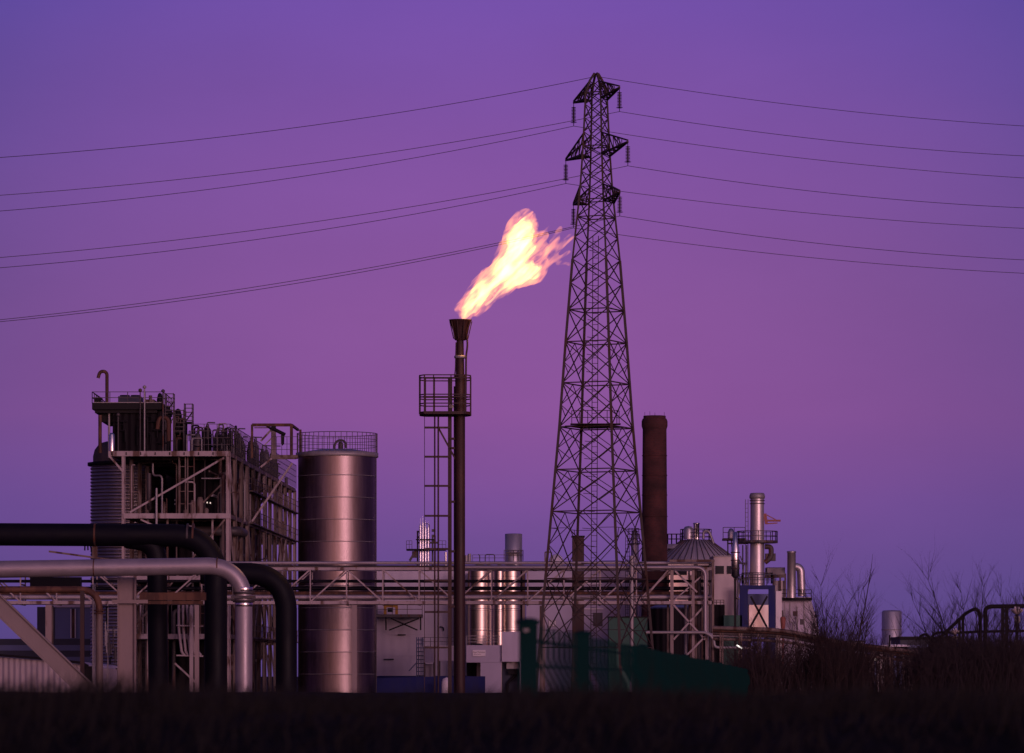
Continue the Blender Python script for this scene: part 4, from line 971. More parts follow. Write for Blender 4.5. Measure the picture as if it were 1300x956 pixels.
# distillation group
b=thing('column_cluster','cluster of four slim bright steel columns with a small platform behind the bridge','column cluster',(at(540,0,430).x,430,0))
Y=430.; s=Y/F
for x,yt in ((533.5,664),(536.8,661),(540.2,667),(543.8,667)):
    p=at(x,yt,Y); MB().lathe(p.x,Y,[(.125,0),(.125,p.z-.4),(.03,p.z),(.01,p.z+.5)],12).build('slim_column',M['column'],b)
m=MB(); m.box(V(at(516,0,Y).x,Y-.8,at(0,699,Y).z),V(at(566,0,Y).x,Y+1.2,at(0,697,Y).z)); m.box(V(at(528,0,Y).x,Y-.6,at(0,685.5,Y).z),V(at(551,0,Y).x,Y+1.2,at(0,684.5,Y).z)); m.build('platform',M['darkst'],b)
m=MB(); railing(m,[at(516,697,Y-.8),at(523,697,Y-.8)],.9,.3,.03); railing(m,[at(557,697,Y-.8),at(566,697,Y-.8)],.9,.4,.03); m.build('railing',M['rail'],b)
m=MB()
for x in (530,549,552): m.bar(V(at(x,0,Y).x,Y+.8,0),at(x,675 if x<540 else 680,Y)+V(0,.8,0),.18)
m.path([at(545,700,Y+.8),at(545,665,Y+.8),at(539,665,Y+.8)],.05,6,.2); m.bar(at(520,712,Y),at(528,699,Y),.25); m.box(at(523,708,Y),at(530,700,Y+.6)); m.box(at(530,690,Y+.5),at(556,688,Y+1)); 
for y in (675,682,689): m.box(at(548,y,Y+.6),at(553,y-3,Y+1.2)); m.box(at(529,y+1,Y+.6),at(533,y-1,Y+1.2))
m.build('frame',M['dim'],b)
MB().tube(V(at(566,0,Y).x,Y,0),at(566,701,Y),.12,8).build('vent_pipe',M['column'],b)
# silos
def silo(x,w,yt,yb,Y,label):
    t=thing('steel_silo',label,'silo',(at(x,0,Y).x,Y,0),'steel silos behind the bridge'); r=w/2*Y/F; cx=at(x,0,Y).x; zt=at(0,yt,Y).z; zb=at(0,yb,Y).z
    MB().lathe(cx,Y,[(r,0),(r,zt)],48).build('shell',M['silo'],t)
    MB().lathe(cx,Y,[(r+.05,zt),(r*.5,zt+.5),(.01,zt+.6)],32).build('roof',M['galv'],t)
    m=MB(); k=2.0
    while k<zt: m.lathe(cx,Y,[(r,k-.03),(r+.04,k-.03),(r+.04,k+.03),(r,k+.03)],48); k+=2.05
    m.build('hoop',M['galv'],t)
silo(609,25,724,0,372,'bright stainless silo just right of the flare mast')
silo(649,23,724,0,372,'bright stainless silo left of the green fence post')
silo(620.5,12,724,0,377,'slim shadowed silo squeezed behind the left bright silo')
silo(634,13,724,0,379,'slim silo squeezed behind the right bright silo')
sc=thing('silo_support_frame','dark steel frame and wall behind the stainless silos','frame',(at(640,0,392).x,392,0))
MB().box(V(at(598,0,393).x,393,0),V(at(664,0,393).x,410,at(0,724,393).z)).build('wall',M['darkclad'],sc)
m=MB()
for x in (596,628,665): m.bar(V(at(x,0,390).x,390,0),at(x,724,390),.3)
m.build('post',M['brownst'],sc)
# short stack above silos
ps=thing('short_stack','short pale cylindrical stack with square railed base above the silos','stack',(at(652,0,410).x,410,0)); Y=410.
MB().lathe(at(652,0,Y).x,Y,[(.9,at(0,724,Y).z),(.9,at(0,678,Y).z),(.7,at(0,677.5,Y).z),(.7,at(0,690,Y).z)],28).build('shaft',M['duct'],ps)
m=MB(); railing(m,[at(640,712,Y-1),at(664,712,Y-1),at(664,712,Y+2)],1.1,.5,.04); m.bar(at(642,702,Y-1),at(662,702,Y-1),.15); m.build('base_railing',M['dim'],ps)
rr=thing('roof_pipework','thin dark railings and pipe loops on the roof behind the bridge','roof pipework',tuple(at(625,712,408))); Y=408
m=MB(); railing(m,[at(600,713,Y),at(642,713,Y)],.7,1.5,.03); m.path([at(616,713,Y),at(616,704,Y),at(628,704,Y),at(628,713,Y)],.06,6,.2); m.path([at(609,713,Y),at(609,705,Y),at(607,704,Y)],.06,6,.2); m.build('pipe_loop',M['dim'],rr)
for x,yt in ((592,705),(596,703)): MB().tube(at(x,716,Y),at(x,yt,Y),.18,8).build('vent',M['galv'],rr)
# low plant room with sign
b=thing('plant_room','low grey plant room with flat roof, sign and dark doorway','building',(at(628,0,360).x,362,0)); Y=360
m=MB(); m.box(V(at(592,0,Y).x,Y,at(0,841,Y).z),V(at(637,0,Y).x,Y+8,at(0,819,Y).z)); m.box(V(at(610,0,Y).x,Y,0),V(at(636.5,0,Y).x,Y+8,at(0,841.2,Y).z)); m.build('wall',M['greyblock'],b)
m=MB(); m.box(V(at(637.5,0,Y).x,Y-.4,at(0,840,Y).z),V(at(668,0,Y).x,Y+8,at(0,802,Y).z)); m.box(V(at(660,0,Y).x,Y-.4,0),V(at(668,0,Y).x,Y+8,at(0,840.2,Y).z)); m.build('taller_bay',M['clad'],b)
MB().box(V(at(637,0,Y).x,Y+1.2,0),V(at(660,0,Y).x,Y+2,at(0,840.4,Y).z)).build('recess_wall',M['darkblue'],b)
MB().box(V(at(643,0,Y).x,Y+.6,at(0,849,Y).z),V(at(659,0,Y).x,Y+1,at(0,841,Y).z)).build('louvre',M['galv'],b)
m=MB(); m.box(V(at(645,0,Y).x,Y+.6,at(0,856,Y).z),V(at(658,0,Y).x,Y+1,at(0,850,Y).z)); m.path([at(655,856,Y+.8),at(650,862,Y+.8),at(645,866,Y+.8),V(at(643,0,Y).x,Y+.8,0.05)],.12,8,.3); m.build('hose_unit',M['darkst'],b)
m=MB(); railing(m,[at(592,818.5,Y),at(634,818.5,Y)],.8,1.3,.03,(1,.66,.33)); m.build('roof_railing',M['galv'],b)
m=MB(); m.lathe(at(607,0,Y).x,Y+.8,[(.5,at(0,819,Y).z),(.4,at(0,817.5,Y).z),(.1,at(0,817,Y).z),(.01,at(0,817,Y).z)],12); m.build('roof_cowl',M['darkst'],b)
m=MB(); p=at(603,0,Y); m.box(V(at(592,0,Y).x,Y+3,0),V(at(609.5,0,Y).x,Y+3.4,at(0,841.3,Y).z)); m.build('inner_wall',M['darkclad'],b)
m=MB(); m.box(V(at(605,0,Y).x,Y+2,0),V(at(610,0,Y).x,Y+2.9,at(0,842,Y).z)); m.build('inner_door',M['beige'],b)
sg=thing('wall_sign','white rectangular sign with two lines of dark lettering on the plant room','sign',tuple(at(608.3,829.5,Y-.1)))
MB().box(at(600,833,Y-.12),at(616.5,825.2,Y-.05)).build('board',M['white'],sg)
def textpart(body,size,loc,parent):
    cu=bpy.data.curves.new('lettering','FONT'); cu.body=body; cu.size=size; cu.align_x='CENTER'; cu.extrude=.004
    o=bpy.data.objects.new('tmp',cu); COL.objects.link(o); dg=bpy.context.evaluated_depsgraph_get(); me=bpy.data.meshes.new_from_object(o.evaluated_get(dg)); bpy.data.objects.remove(o)
    me.materials.clear(); me.materials.append(M['text']); t=bpy.data.objects.new('lettering',me); COL.objects.link(t); t.parent=parent; t.rotation_euler=(rad(90),0,0); t.location=Vector(loc)-parent.location
textpart('East Terminal',.19,tuple(at(608.2,828.8,Y-.13)),sg); textpart('Tanker loading',.11,tuple(at(606,831,Y-.13)),sg)
m=MB(); Y=352; m.prism([at(478,867,Y),at(478,861,Y),at(560,858.5,Y),at(616,858.5,Y),at(616,880,Y),at(478,880,Y)],(0,1,0)); m.build('blue_barrier',M['blue'],None,'long low bright blue barrier in front of the plant room','barrier')
vn=MB(); p=at(567,862,349); vn.lathe(p.x,p.y,[(.45,0.0),(.45,p.z-.3),(.35,p.z),(.01,p.z+.15)],16); vn.build('white_tank',M['white'],None,'small white domed tank beside the blue barrier','tank')

# building behind pylon
b=thing('rendered_building','plain mauve grey building behind the pylon with one small barred window','building',(at(700,0,430).x,435,0)); Y=430
MB().box(V(at(668,0,Y).x,Y,0),V(at(822,0,Y).x,Y+18,at(0,722,Y).z)).build('wall',M['greyblock'],b)
w_=MB().box(at(696,796,Y-.1),at(706,787,Y-.02)).build('window',M['galv'],b)
m=MB()
for x in (697.3,699.6,701.9,704.2): m.box(at(x,795,Y-.13),at(x+1.3,788,Y-.1))
m.build('pane',M['white'],w_)
MB().box(at(742,773.5,Y-.2),at(766,772.3,Y-.02)).build('lit_sill',M['white'],b)
for x,x2,yy in ((742,750,738),(752,764,738)): MB().box(at(x,yy+3.5,Y-.08),at(x2,yy,Y-.02)).build('clerestory',M['white'],b)
MB().box(at(753,795,Y-.1),at(765,778,Y-.02)).build('door_frame',M['dim'],b)
Y=415
b=thing('green_kiosk','flat green clad kiosk behind the lower right of the pylon','kiosk',(at(798,0,Y).x,Y+2,0))
MB().box(V(at(773,0,Y).x,Y,0),V(at(822,0,Y).x,Y+5,at(0,784,Y).z)).build('wall',M['green'],b)
MB().box(V(at(772.4,0,Y).x,Y-.2,at(0,784,Y).z),V(at(822.6,0,Y).x,Y+5.2,at(0,782.6,Y).z)).build('roof',M['darkst'],b)
b=thing('dark_round_tank','low wide black tank with bluish domed lid near the bridge end','tank',(at(855,0,380).x,382,0)); Y=380.; s=Y/F; cx=at(855,0,Y).x; r=32*s
MB().lathe(cx,Y+r,[(r,0),(r,at(0,771,Y).z)],48).build('shell',M['darkclad'],b)
MB().lathe(cx,Y+r,[(r+.08,at(0,772,Y).z),(r*.7,at(0,768,Y).z),(.01,at(0,765,Y).z)],48).build('lid',M['bluegrey'],b)
# brown stack behind pylon left
b=thing('brown_stack','short dark brown square stack behind the left side of the pylon','stack',(at(734,0,400).x,400,0)); Y=400
MB().box(V(at(726.5,0,Y).x,Y,0),V(at(741.5,0,Y).x,Y+1.3,at(0,682,Y).z)).build('shaft',M['flare'],b)
MB().box(V(at(725.5,0,Y).x,Y-.1,at(0,682,Y).z),V(at(742.5,0,Y).x,Y+1.4,at(0,680,Y).z)).build('cap',M['darkst'],b)
p=at(706,713,440); MB().lathe(p.x,440,[(.82,p.z-1.5)]+[(max(.01,.82*math.cos(t*math.pi/16)),p.z+.85*math.sin(t*math.pi/16)) for t in range(9)],24).build('dome_vent',M['white'],None,'white hemispherical dome peeping over the bridge beside the pylon leg','dome')
fr=MB(); Y=438
for a,b_ in (((692,722),(692,701)),((692,701),(700,701)),((700,701),(700,722))): fr.bar(at(*a,Y),at(*b_,Y),.16)
fr.build('roof_frame',M['brownst'],None,'small brown square frame left of the white dome','frame')
# slender pale tower with caged ladder
tw=thing('slim_tower','slim pale tower with platform and caged ladder between pylon and chimney','tower',(at(806,0,425).x,425,0)); Y=425
m=MB(); m.lathe(at(806,0,Y).x,Y,[(.42,0),(.42,at(0,690,Y).z),(.3,at(0,684,Y).z),(.3,at(0,674,Y).z),(.01,at(0,672,Y).z)],16); m.build('shaft',M['duct'],tw)
m=MB(); railing(m,[at(797,690,Y-.5),at(812,690,Y-.5),at(812,690,Y+.8)],1.0,.4,.04); railing(m,[at(798,679,Y-.5),at(811,679,Y-.5)],.7,.4,.04); m.box(at(797,691,Y-.5),at(812,690,Y+.6)); m.build('platform',M['rail'],tw)
m=MB(); ladder(m,V(at(796.5,0,Y).x,Y,2),at(796.5,682,Y),.4,.03,.4,V(1,0,0),True); m.build('ladder',M['rail'],tw)

# ------------------------------------------------------------------ right hand works
Y=430.; s=Y/F
cs=thing('conical_silo_house','wide cone roofed silo with standing seams and railed top','silo',(at(885,0,Y).x,Y+3,0))
cx=at(886,0,Y).x; r=56*s
MB().lathe(cx,Y+r,[(r*.98,0),(r*.98,at(0,713,Y).z)],40).build('wall',M['clad3'],cs)
m=MB(); m.lathe(cx,Y+r,[(r+.2,at(0,714,Y).z),(r+.2,at(0,712.5,Y).z),(1.6,at(0,684,Y).z),(.01,at(0,682.5,Y).z)],40); m.build('cone_roof',M['cone'],cs)
m=MB()
for k in range(40):
    a=2*math.pi*k/40; m.bar(V(cx+(r+.2)*math.cos(a),Y+r+(r+.2)*math.sin(a),at(0,712.3,Y).z),V(cx+1.6*math.cos(a),Y+r+1.6*math.sin(a),at(0,683.8,Y).z),.07,.10)
m.build('roof_seam',M['dim'],cs)
m=MB(); q=[V(cx+1.7*math.cos(a),Y+r+1.7*math.sin(a),at(0,684,Y).z) for a in [i*math.pi/6 for i in range(13)]]; railing(m,q,1.2,.8,.04,(1,.66,.33)); m.build('top_railing',M['rail'],cs)
m=MB(); p=at(876,0,Y); m.lathe(p.x,Y+r-1,[(.55,at(0,683,Y).z),(.55,at(0,670,Y).z),(.4,at(0,667,Y).z),(.01,at(0,666,Y).z)],18); m.build('cyclone',M['duct'],cs)
m=MB(); p=at(886.5,0,Y); m.lathe(p.x,Y+r-.5,[(.32,at(0,683,Y).z),(.32,at(0,664,Y).z),(.38,at(0,663,Y).z),(.38,at(0,662,Y).z),(.01,at(0,661.5,Y).z)],14); m.build('roof_vent',M['column'],cs)
m=MB(); p=at(858,0,Y); q=[V(p.x+.85*math.cos(a),Y+r+.85*math.sin(a),at(0,690,Y).z) for a in [i*math.pi/5 for i in range(11)]]; railing(m,q,1.2,.55,.04); m.build('side_railing',M['rail'],cs)
m=MB(); m.lathe(p.x,Y+r,[(1.5,at(0,695,Y).z),(1.4,at(0,690,Y).z),(.9,at(0,689,Y).z),(.01,at(0,688.5,Y).z)],20); m.build('side_roof',M['cone'],cs)
m=MB(); p=at(897,0,Y); 
for y0,y1,x0,x1 in ((684,668,893,900),): m.path([at(893,684,Y),at(893,674,Y),at(900,674,Y),at(906,690,Y)],.14,8,.4)
m.build('chute',M['galv'],cs)
# cream facade seen through the end of the bridge
b=thing('cream_building','cream walled building with dark window strip behind the end of the bridge','building',(at(880,0,418).x,420,0)); Y=418
MB().box(V(at(848,0,Y).x,Y,at(0,770,Y).z),V(at(904,0,Y).x,Y+6,at(0,716,Y).z)).build('wall',M['metalpanel'],b)
MB().box(V(at(848,0,Y).x,Y-.1,at(0,730,Y).z),V(at(872,0,Y).x,Y-.01,at(0,724,Y).z)).build('window_strip',M['glass'],b)
MB().box(V(at(848,0,Y).x,Y+.2,0),V(at(904,0,Y).x,Y+6,at(0,770.5,Y).z)).build('lower_wall',M['darkclad'],b)
b=thing('conveyor_house','tall narrow cream tower block with two black window openings','building',(at(920,0,405).x,408,0)); Y=405
MB().box(V(at(906,0,Y).x,Y,at(0,800,Y).z),V(at(934,0,Y).x,Y+7,at(0,707,Y).z)).build('wall',M['clad3'],b)
MB().box(V(at(905,0,Y).x,Y-.15,at(0,707,Y).z),V(at(935,0,Y).x,Y+7.2,at(0,705.5,Y).z)).build('roof',M['galv'],b)
MB().box(V(at(907,0,Y).x,Y+.1,0),V(at(933,0,Y).x,Y+7,at(0,800,Y).z)).build('base',M['darkclad'],b)
for x0,x1 in ((908.5,919),(923,930)): 
    f=MB().box(at(x0,728.5,Y-.12),at(x1,718.5,Y-.02)).build('window',M['glass'],b)
MB().box(V(at(906,0,Y).x,Y-1.6,0),V(at(919,0,Y).x,Y-.2,at(0,768,Y).z)).build('annex',M['darkclad'],b)
m=MB(); railing(m,[at(905,768,Y-1.7),at(919,768,Y-1.7)],.5,.4,.04); m.build('annex_railing',M['dim'],b)
m=MB(); m.box(V(at(919,0,Y-3).x,Y-3,0),V(at(942,0,Y-3).x,Y-1,at(0,781,Y-3).z)); m.build('green_store',M['green'],None,'low dark green store at the foot of the conveyor house','store')
cyl=thing('ringed_duct','upright pale duct with ring joints beside the tall stack','duct',(at(933,0,400).x,400,0)); Y=400.
m=MB(); m.lathe(at(933.5,0,Y).x,Y,[(.1,at(0,735,Y).z),(.42,at(0,731,Y).z),(.42,at(0,695,Y).z),(.25,at(0,690,Y).z),(.2,at(0,676,Y).z),(.01,at(0,675,Y).z)],20); m.build('shaft',M['column'],cyl)
m=MB()
for y in (702,712,722): z=at(0,y,Y).z; m.lathe(at(933.5,0,Y).x,Y,[(.42,z),(.47,z),(.47,z+.1),(.42,z+.1)],20)
build_split(m,'joint_ring',M['dim'],cyl)
m=MB(); m.bar(V(at(933.5,0,Y).x,Y+.4,0),V(at(933.5,0,Y).x,Y+.4,at(0,731,Y).z),.22); m.build('support_leg',M['darkst'],cyl)
# main stack
ms=thing('exhaust_stack','tallest pale steel stack on the right, with capped top and ring platforms','stack',(at(961,0,410).x,410,0)); Y=410.; s=Y/F; cx=at(961.3,0,Y).x; Z=lambda y: CZ+(HY-y)*s
MB().lathe(cx,Y,[(9.6*s,Z(745)),(9.2*s,Z(720)),(8.6*s,Z(640)),(8.6*s,Z(632))],40).build('shaft',M['duct'],ms)
MB().lathe(cx,Y,[(8.7*s,Z(633.5)),(9.8*s,Z(632.5)),(10*s,Z(630)),(9.2*s,Z(627)),(8.2*s,Z(626)),(7.5*s,Z(629))],40).build('cap',M['galv'],ms)
m=MB()
for y in (636,640,690,742): m.lathe(cx,Y,[(8.6*s,Z(y)),(9.6*s,Z(y)),(9.6*s,Z(y)+.08),(8.6*s,Z(y)+.08)],40)
m.build('ring',M['dim'],ms)
m=MB(); q=[V(cx+2.1*math.cos(a),Y+2.1*math.sin(a),Z(688)) for a in [i*math.pi/8 for i in range(17)]]; 
for u,v in zip(q,q[1:]): m.bar(u,v,.1,.25)
railing(m,q,1.1,.8,.04); m.prism(q[:-1],(0,0,.06)); m.build('gallery',M['dim'],ms)
m=MB(); q=[V(cx+1.6*math.cos(a),Y+1.6*math.sin(a),Z(741)) for a in [i*math.pi/8 for i in range(17)]]; railing(m,q,1.1,.8,.04); m.build('lower_gallery',M['rail'],ms)
m=MB(); ladder(m,V(at(948,0,Y).x,Y,Z(741)),V(at(948,0,Y).x,Y,Z(634)),.28,.03,.45); m.build('ladder',M['dim'],ms)
m=MB(); m.bar(at(971,652,Y),at(973,665,Y),.3); m.bar(at(972,661,Y),at(991,661,Y),.28,.2); m.bar(at(972,665,Y),at(987,664,Y),.12); m.bar(at(972,653,Y),at(985,660,Y),.1); m.build('davit_arm',M['redarm'],ms)
m=MB(); m.path([at(971,694,Y),at(979,694,Y),at(979,708,Y),at(971,714,Y)],.28,10,.6); m.box(at(972,712,Y),at(984,703,Y+1)); m.build('side_box',M['dim'],ms)
# second thin things by the stack (behind)
b=thing('lattice_service_tower','dark service tower of pipes and rails left of the tall stack','service tower',(at(945,0,416).x,416,0)); Y=416
m=MB()
for x in (924,929,937,943,948): m.bar(V(at(x,0,Y).x,Y,0),at(x,692 if x>940 else 684,Y),.14)
for y in (690,715,735,760): m.bar(at(923,y,Y),at(949,y,Y),.16)
m.build('frame',M['dim'],b)
m=MB()
for i in range(14): a=at(R.uniform(936,948),R.uniform(735,800),Y-1); m.path([a,a+V(0,0,R.uniform(.5,2.5)),a+V(R.uniform(-.7,.7),0,2.6)],.07,6,.1)
m.build('pipework',M['galv'],b)
m=MB(); railing(m,[at(918,684,Y-1),at(946,684,Y-1)],1.2,1,.04); m.box(at(918,686,Y-1),at(946,684,Y+1)); m.build('gallery',M['dim'],b)
p=at(928,0,Y-1); MB().lathe(p.x,Y-1,[(.35,at(0,684,Y).z),(.35,at(0,676,Y).z),(.2,at(0,672,Y).z),(.01,at(0,671,Y).z)],14).build('top_vessel',M['duct'],b)
# blue frame
bf=thing('blue_steel_frame','bright blue steel portal with crossed bracing over a pale panel','steel frame',(at(962,0,402).x,402,0)); Y=402
for x0,x1 in ((939.5,949.5),(976,984)):
    m=MB(); m.box(V(at(x0,0,Y).x,Y,0),V(at(x1,0,Y).x,Y+.6,at(0,745,Y).z)); m.build('upright',M['blue'],bf)
MB().box(V(at(939.5,0,Y).x,Y-.05,at(0,748,Y).z),V(at(984,0,Y).x,Y+.65,at(0,743,Y).z)).build('lintel',M['blue'],bf)
m=MB(); m.bar(at(952,797,Y+.1),at(974,757,Y+.1),.2); m.bar(at(974,797,Y+.1),at(953,757,Y+.1),.2); m.build('cross_brace',M['darkst'],bf)
m=MB(); railing(m,[at(939,743,Y),at(985,743,Y)],1.1,.9,.045,(1,.5)); m.build('railing',M['darkblue'],bf)
MB().box(V(at(938,0,Y).x,Y-.2,at(0,808,Y).z),V(at(986,0,Y).x,Y+1,at(0,799,Y).z)).build('base_beam',M['brownst'],bf)
pn=thing('pale_panel_house','white panelled filter casing standing inside the blue frame','filter casing',(at(963,0,406).x,406,0)); Y=405
MB().box(V(at(951,0,Y).x,Y,at(0,800,Y).z),V(at(976,0,Y).x,Y+3,at(0,768,Y).z)).build('casing',M['metalpanel'],pn)
MB().box(V(at(950,0,Y).x,Y+.1,at(0,768,Y).z),V(at(976,0,Y).x,Y+3,at(0,754,Y).z)).build('hood',M['bluegrey'],pn)
m=MB(); 
for x in (952,975): m.bar(V(at(x,0,Y).x,Y+.5,0),V(at(x,0,Y).x,Y+.5,at(0,800,Y).z),.3)
m.build('leg',M['darkst'],pn)
# right hall with ducts
rh=thing('boiler_hall','big mauve grey boiler hall behind the bare shrubs','building',(at(1010,0,420).x,425,0)); Y=420
MB().box(V(at(985,0,Y).x,Y,0),V(at(1030,0,Y).x,Y+20,at(0,758,Y).z)).build('wall',M['clad'],rh)
MB().prism([V(at(1030,0,Y).x,Y,0),V(at(1042,0,Y).x,Y,0),V(at(1040,0,Y).x,Y,at(0,800,Y).z),V(at(1030,0,Y).x,Y,at(0,762,Y).z)],(0,18,0)).build('lean_to',M['clad'],rh)
m=MB(); m.box(V(at(989,0,Y).x,Y-1.2,at(0,762.5,Y).z),V(at(1030,0,Y).x,Y+1,at(0,759,Y).z)); railing(m,[at(989,759,Y-1.2),at(1030,759,Y-1.2)],.85,.9,.04); m.build('walkway',M['darkst'],rh)
MB().box(V(at(983,0,Y).x,Y-2.5,0),V(at(990.5,0,Y).x,Y-1.3,at(0,751,Y).z)).build('duct_riser',M['white'],rh)
mb=thing('brown_flare_burner','small reddish brown burner stub in front of the boiler hall','burner',(at(994,0,412).x,412,0)); p=at(994,0,412)
m=MB(); m.lathe(p.x,412,[(.1,0),(.1,at(0,800,412).z),(.22,at(0,797,412).z),(.3,at(0,785,412).z),(.2,at(0,783,412).z)],12); m.build('stub',M['redarm'],mb)
wb=thing('duct_house','small pink lit housing with dark frame among the ducts','housing',(at(992,0,424).x,424,0)); Y=418
MB().box(V(at(986,0,Y).x,Y+4,at(0,757,Y).z),V(at(1000,0,Y).x,Y+7,at(0,736,Y).z)).build('casing',M['clad3'],wb)
m=MB()
for x in (985.5,993.5,1000): m.bar(V(at(x,0,Y).x,Y+3.8,at(0,757,Y).z),V(at(x,0,Y).x,Y+3.8,at(0,727,Y).z),.18)
m.bar(at(974,731,Y)+V(0,3.8,0),at(1001,730,Y)+V(0,3.8,0),.35); m.box(V(at(976,0,Y).x,Y+4,at(0,730,Y).z),V(at(1000,0,Y).x,Y+6,at(0,719,Y).z)); m.build('frame',M['brownst'],wb)
m=MB(); m.box(V(at(977,0,Y).x,Y+3.7,at(0,729,Y).z),V(at(999,0,Y).x,Y+3.9,at(0,720,Y).z)); m.build('grey_panel',M['galv'],wb)
c=MB(); c.lathe(at(1004.8,0,Y).x,Y,[(.47,at(0,759,Y).z),(.45,at(0,702,Y).z),(.5,at(0,701.5,Y).z),(.5,at(0,700,Y).z),(.4,at(0,699.5,Y).z),(.4,at(0,705,Y).z)],24); c.build('round_duct',M['duct'],None,'straight upright round duct right of the tall stack','duct')
c=MB(); c.path([at(1004,719,Y+2),at(1016.5,720,Y+2),at(1018,757,Y+2)],.42,20,1.1,10); c.build('bent_duct',M['duct'],None,'round duct curving over and down right of the straight duct','duct')
bp=thing('boiler_hall_pipework','small pipes and boxes fixed along the boiler hall wall','pipework',(at(1010,0,418).x,418,0)); Y=418
m=MB()
for x,y0,y1 in ((996,765,800),(1003,765,790),(1012,770,805),(1021,764,798)): m.path([at(x,y0,Y),at(x,y1,Y),at(x+4,y1,Y),V(at(x+4,0,Y).x,Y,0)],.09,6,.2)
build_split(m,'wall_pipe',M['galv'],bp); m=MB()
for x,y,w,h in ((1007,776,5,6),(1016,786,4,7),(990,775,4,9)): m.box(at(x,y+h,Y-.3),at(x+w,y,Y+.2))
build_split(m,'wall_box',M['dim'],bp)
for k,(x0,x1,yt,mt_,lb) in enumerate(((1034,1052,812,'clad','small grey hut just right of the boiler hall'),(1056,1072,817,'bluegrey','small blue grey hut between the spreading shrubs'),(1078,1096,815,'greyblock','small mauve hut left of the dim far wall'))):
    h_=thing('works_hut',lb,'hut',(at((x0+x1)/2,0,460).x,460,0)); 
    MB().box(V(at(x0,0,460).x,460,0),V(at(x1,0,460).x,465,at(0,yt,460).z)).build('wall',M[mt_],h_)
    MB().box(V(at(x0-1,0,460).x,459.7,at(0,yt,460).z),V(at(x1+1,0,460).x,465.3,at(0,yt-1.5,460).z)).build('roof',M['dim'],h_)
# low plant in front of this: brown beams and pipes
lw=thing('low_pipe_run','long low run of rusty pipes on trestles sloping away to the right','pipe run',(at(1000,0,300).x,300,0)); Y=300
for k,(dy,mt_,r_) in enumerate(((0,'brownst',.16),(3.5,'rust',.12),(7,'dim',.14),(14,'brownst',.12))):
    MB().path([at(905,797+dy,Y+k*.3),at(1000,800+dy,Y+k*.3),at(1060,815+dy*.9,Y+k*.3),at(1165,828+dy*.9,Y+k*.3)],r_,8,2).build('pipe',M[mt_],lw)
for x in range(915,1165,24):
    y=800 if x<1000 else (800+(x-1000)*.25 if x<1060 else 815+(x-1060)*.12)
    m=MB(); m.bar(V(at(x,0,Y).x,Y+.5,0),at(x,y,Y)+V(0,.5,0),.14); m.bar(V(at(x+3,0,Y).x,Y+.5,0),at(x+3,y,Y)+V(0,.5,0),.1); m.build('trestle',M['brownst'],lw)
for x,y,x2,y2 in ((935,819,942,823),):
    MB().bar(at(x,y,299),at(x2,y2,299),.12).build('strip_lamp',M['lampw'],None,'short bright lit strip lamp among the low pipes','lamp')
# far right stuff
ft=thing('distant_steel_tank','hazy silvery upright cylinder tank far behind the bare shrubs','tank',(at(1132,0,650).x,650,0)); Y=650.
MB().lathe(at(1132,0,Y).x,Y,[(1.65,0),(1.65,at(0,777,Y).z),(1.4,at(0,775,Y).z),(.01,at(0,774.5,Y).z)],40).build('shell',M['duct'],ft)
MB().lathe(at(1132,0,Y).x,Y,[(1.65,at(0,800,Y).z),(1.72,at(0,800,Y).z),(1.72,at(0,799,Y).z),(1.65,at(0,799,Y).z)],40).build('hoop',M['galv'],ft)
pd=thing('flat_topped_tank','low tank with pale flat lid in front of the distant steel tank','tank',(at(1136,0,420).x,422,0)); Y=420.
MB().lathe(at(1137,0,Y).x,Y+1.6,[(1.5,0),(1.5,at(0,821,Y).z)],32).build('shell',M['darkst'],pd)
MB().lathe(at(1137,0,Y).x,Y+1.6,[(1.7,at(0,821,Y).z),(1.7,at(0,819,Y).z),(.8,at(0,818,Y).z),(.01,at(0,817.6,Y).z)],32).build('lid',M['white'],pd)
MB().tube(at(1129.5,822,Y),at(1129.5,806,Y),.09,8).build('vent',M['darkst'],pd)
fb=thing('dark_low_building','low dark flat roofed building on the skyline left of the handrail','building',(at(1170,0,600).x,600,0)); Y=600
MB().box(V(at(1143,0,Y).x,Y,0),V(at(1215,0,Y).x,Y+15,at(0,808,Y).z)).build('wall',M['darkblue'],fb)
MB().box(V(at(1142,0,Y).x,Y-.4,at(0,812,Y).z),V(at(1216,0,Y).x,Y+15,at(0,808.5,Y).z)).build('roof',M['darkst'],fb)
MB().box(V(at(1145,0,Y).x,Y-.1,at(0,822,Y).z),V(at(1185,0,Y).x,Y-.02,at(0,819,Y).z)).build('window_band',M['bluegrey'],fb)
fb2=thing('long_pale_wall','long dim wall of posts and panels under the low pipes at the far right','wall',(at(1130,0,330).x,330,0)); Y=330
MB().box(V(at(1040,0,Y).x,Y+1,0),V(at(1170,0,Y).x,Y+2,at(0,830,Y).z)).build('panel',M['darkst'],fb2)
for i in range(20):
    x=1098+i*3.6; m=MB(); y=R.uniform(828,840); m.bar(V(at(x,0,Y).x,Y+.8,0),at(x,y,Y)+V(0,.8,0),R.choice([.08,.12,.22])); m.build('post',M[R.choice(['galv','dim','bluegrey','brownst'])],fb2)
p=at(1111.5,835,Y); MB().box(p+V(-.1,0,-.25),p+V(.1,.1,.15)).build('wall_lamp',M['lamp'],None,'small glowing yellowish lamp on the dim far right wall','lamp')

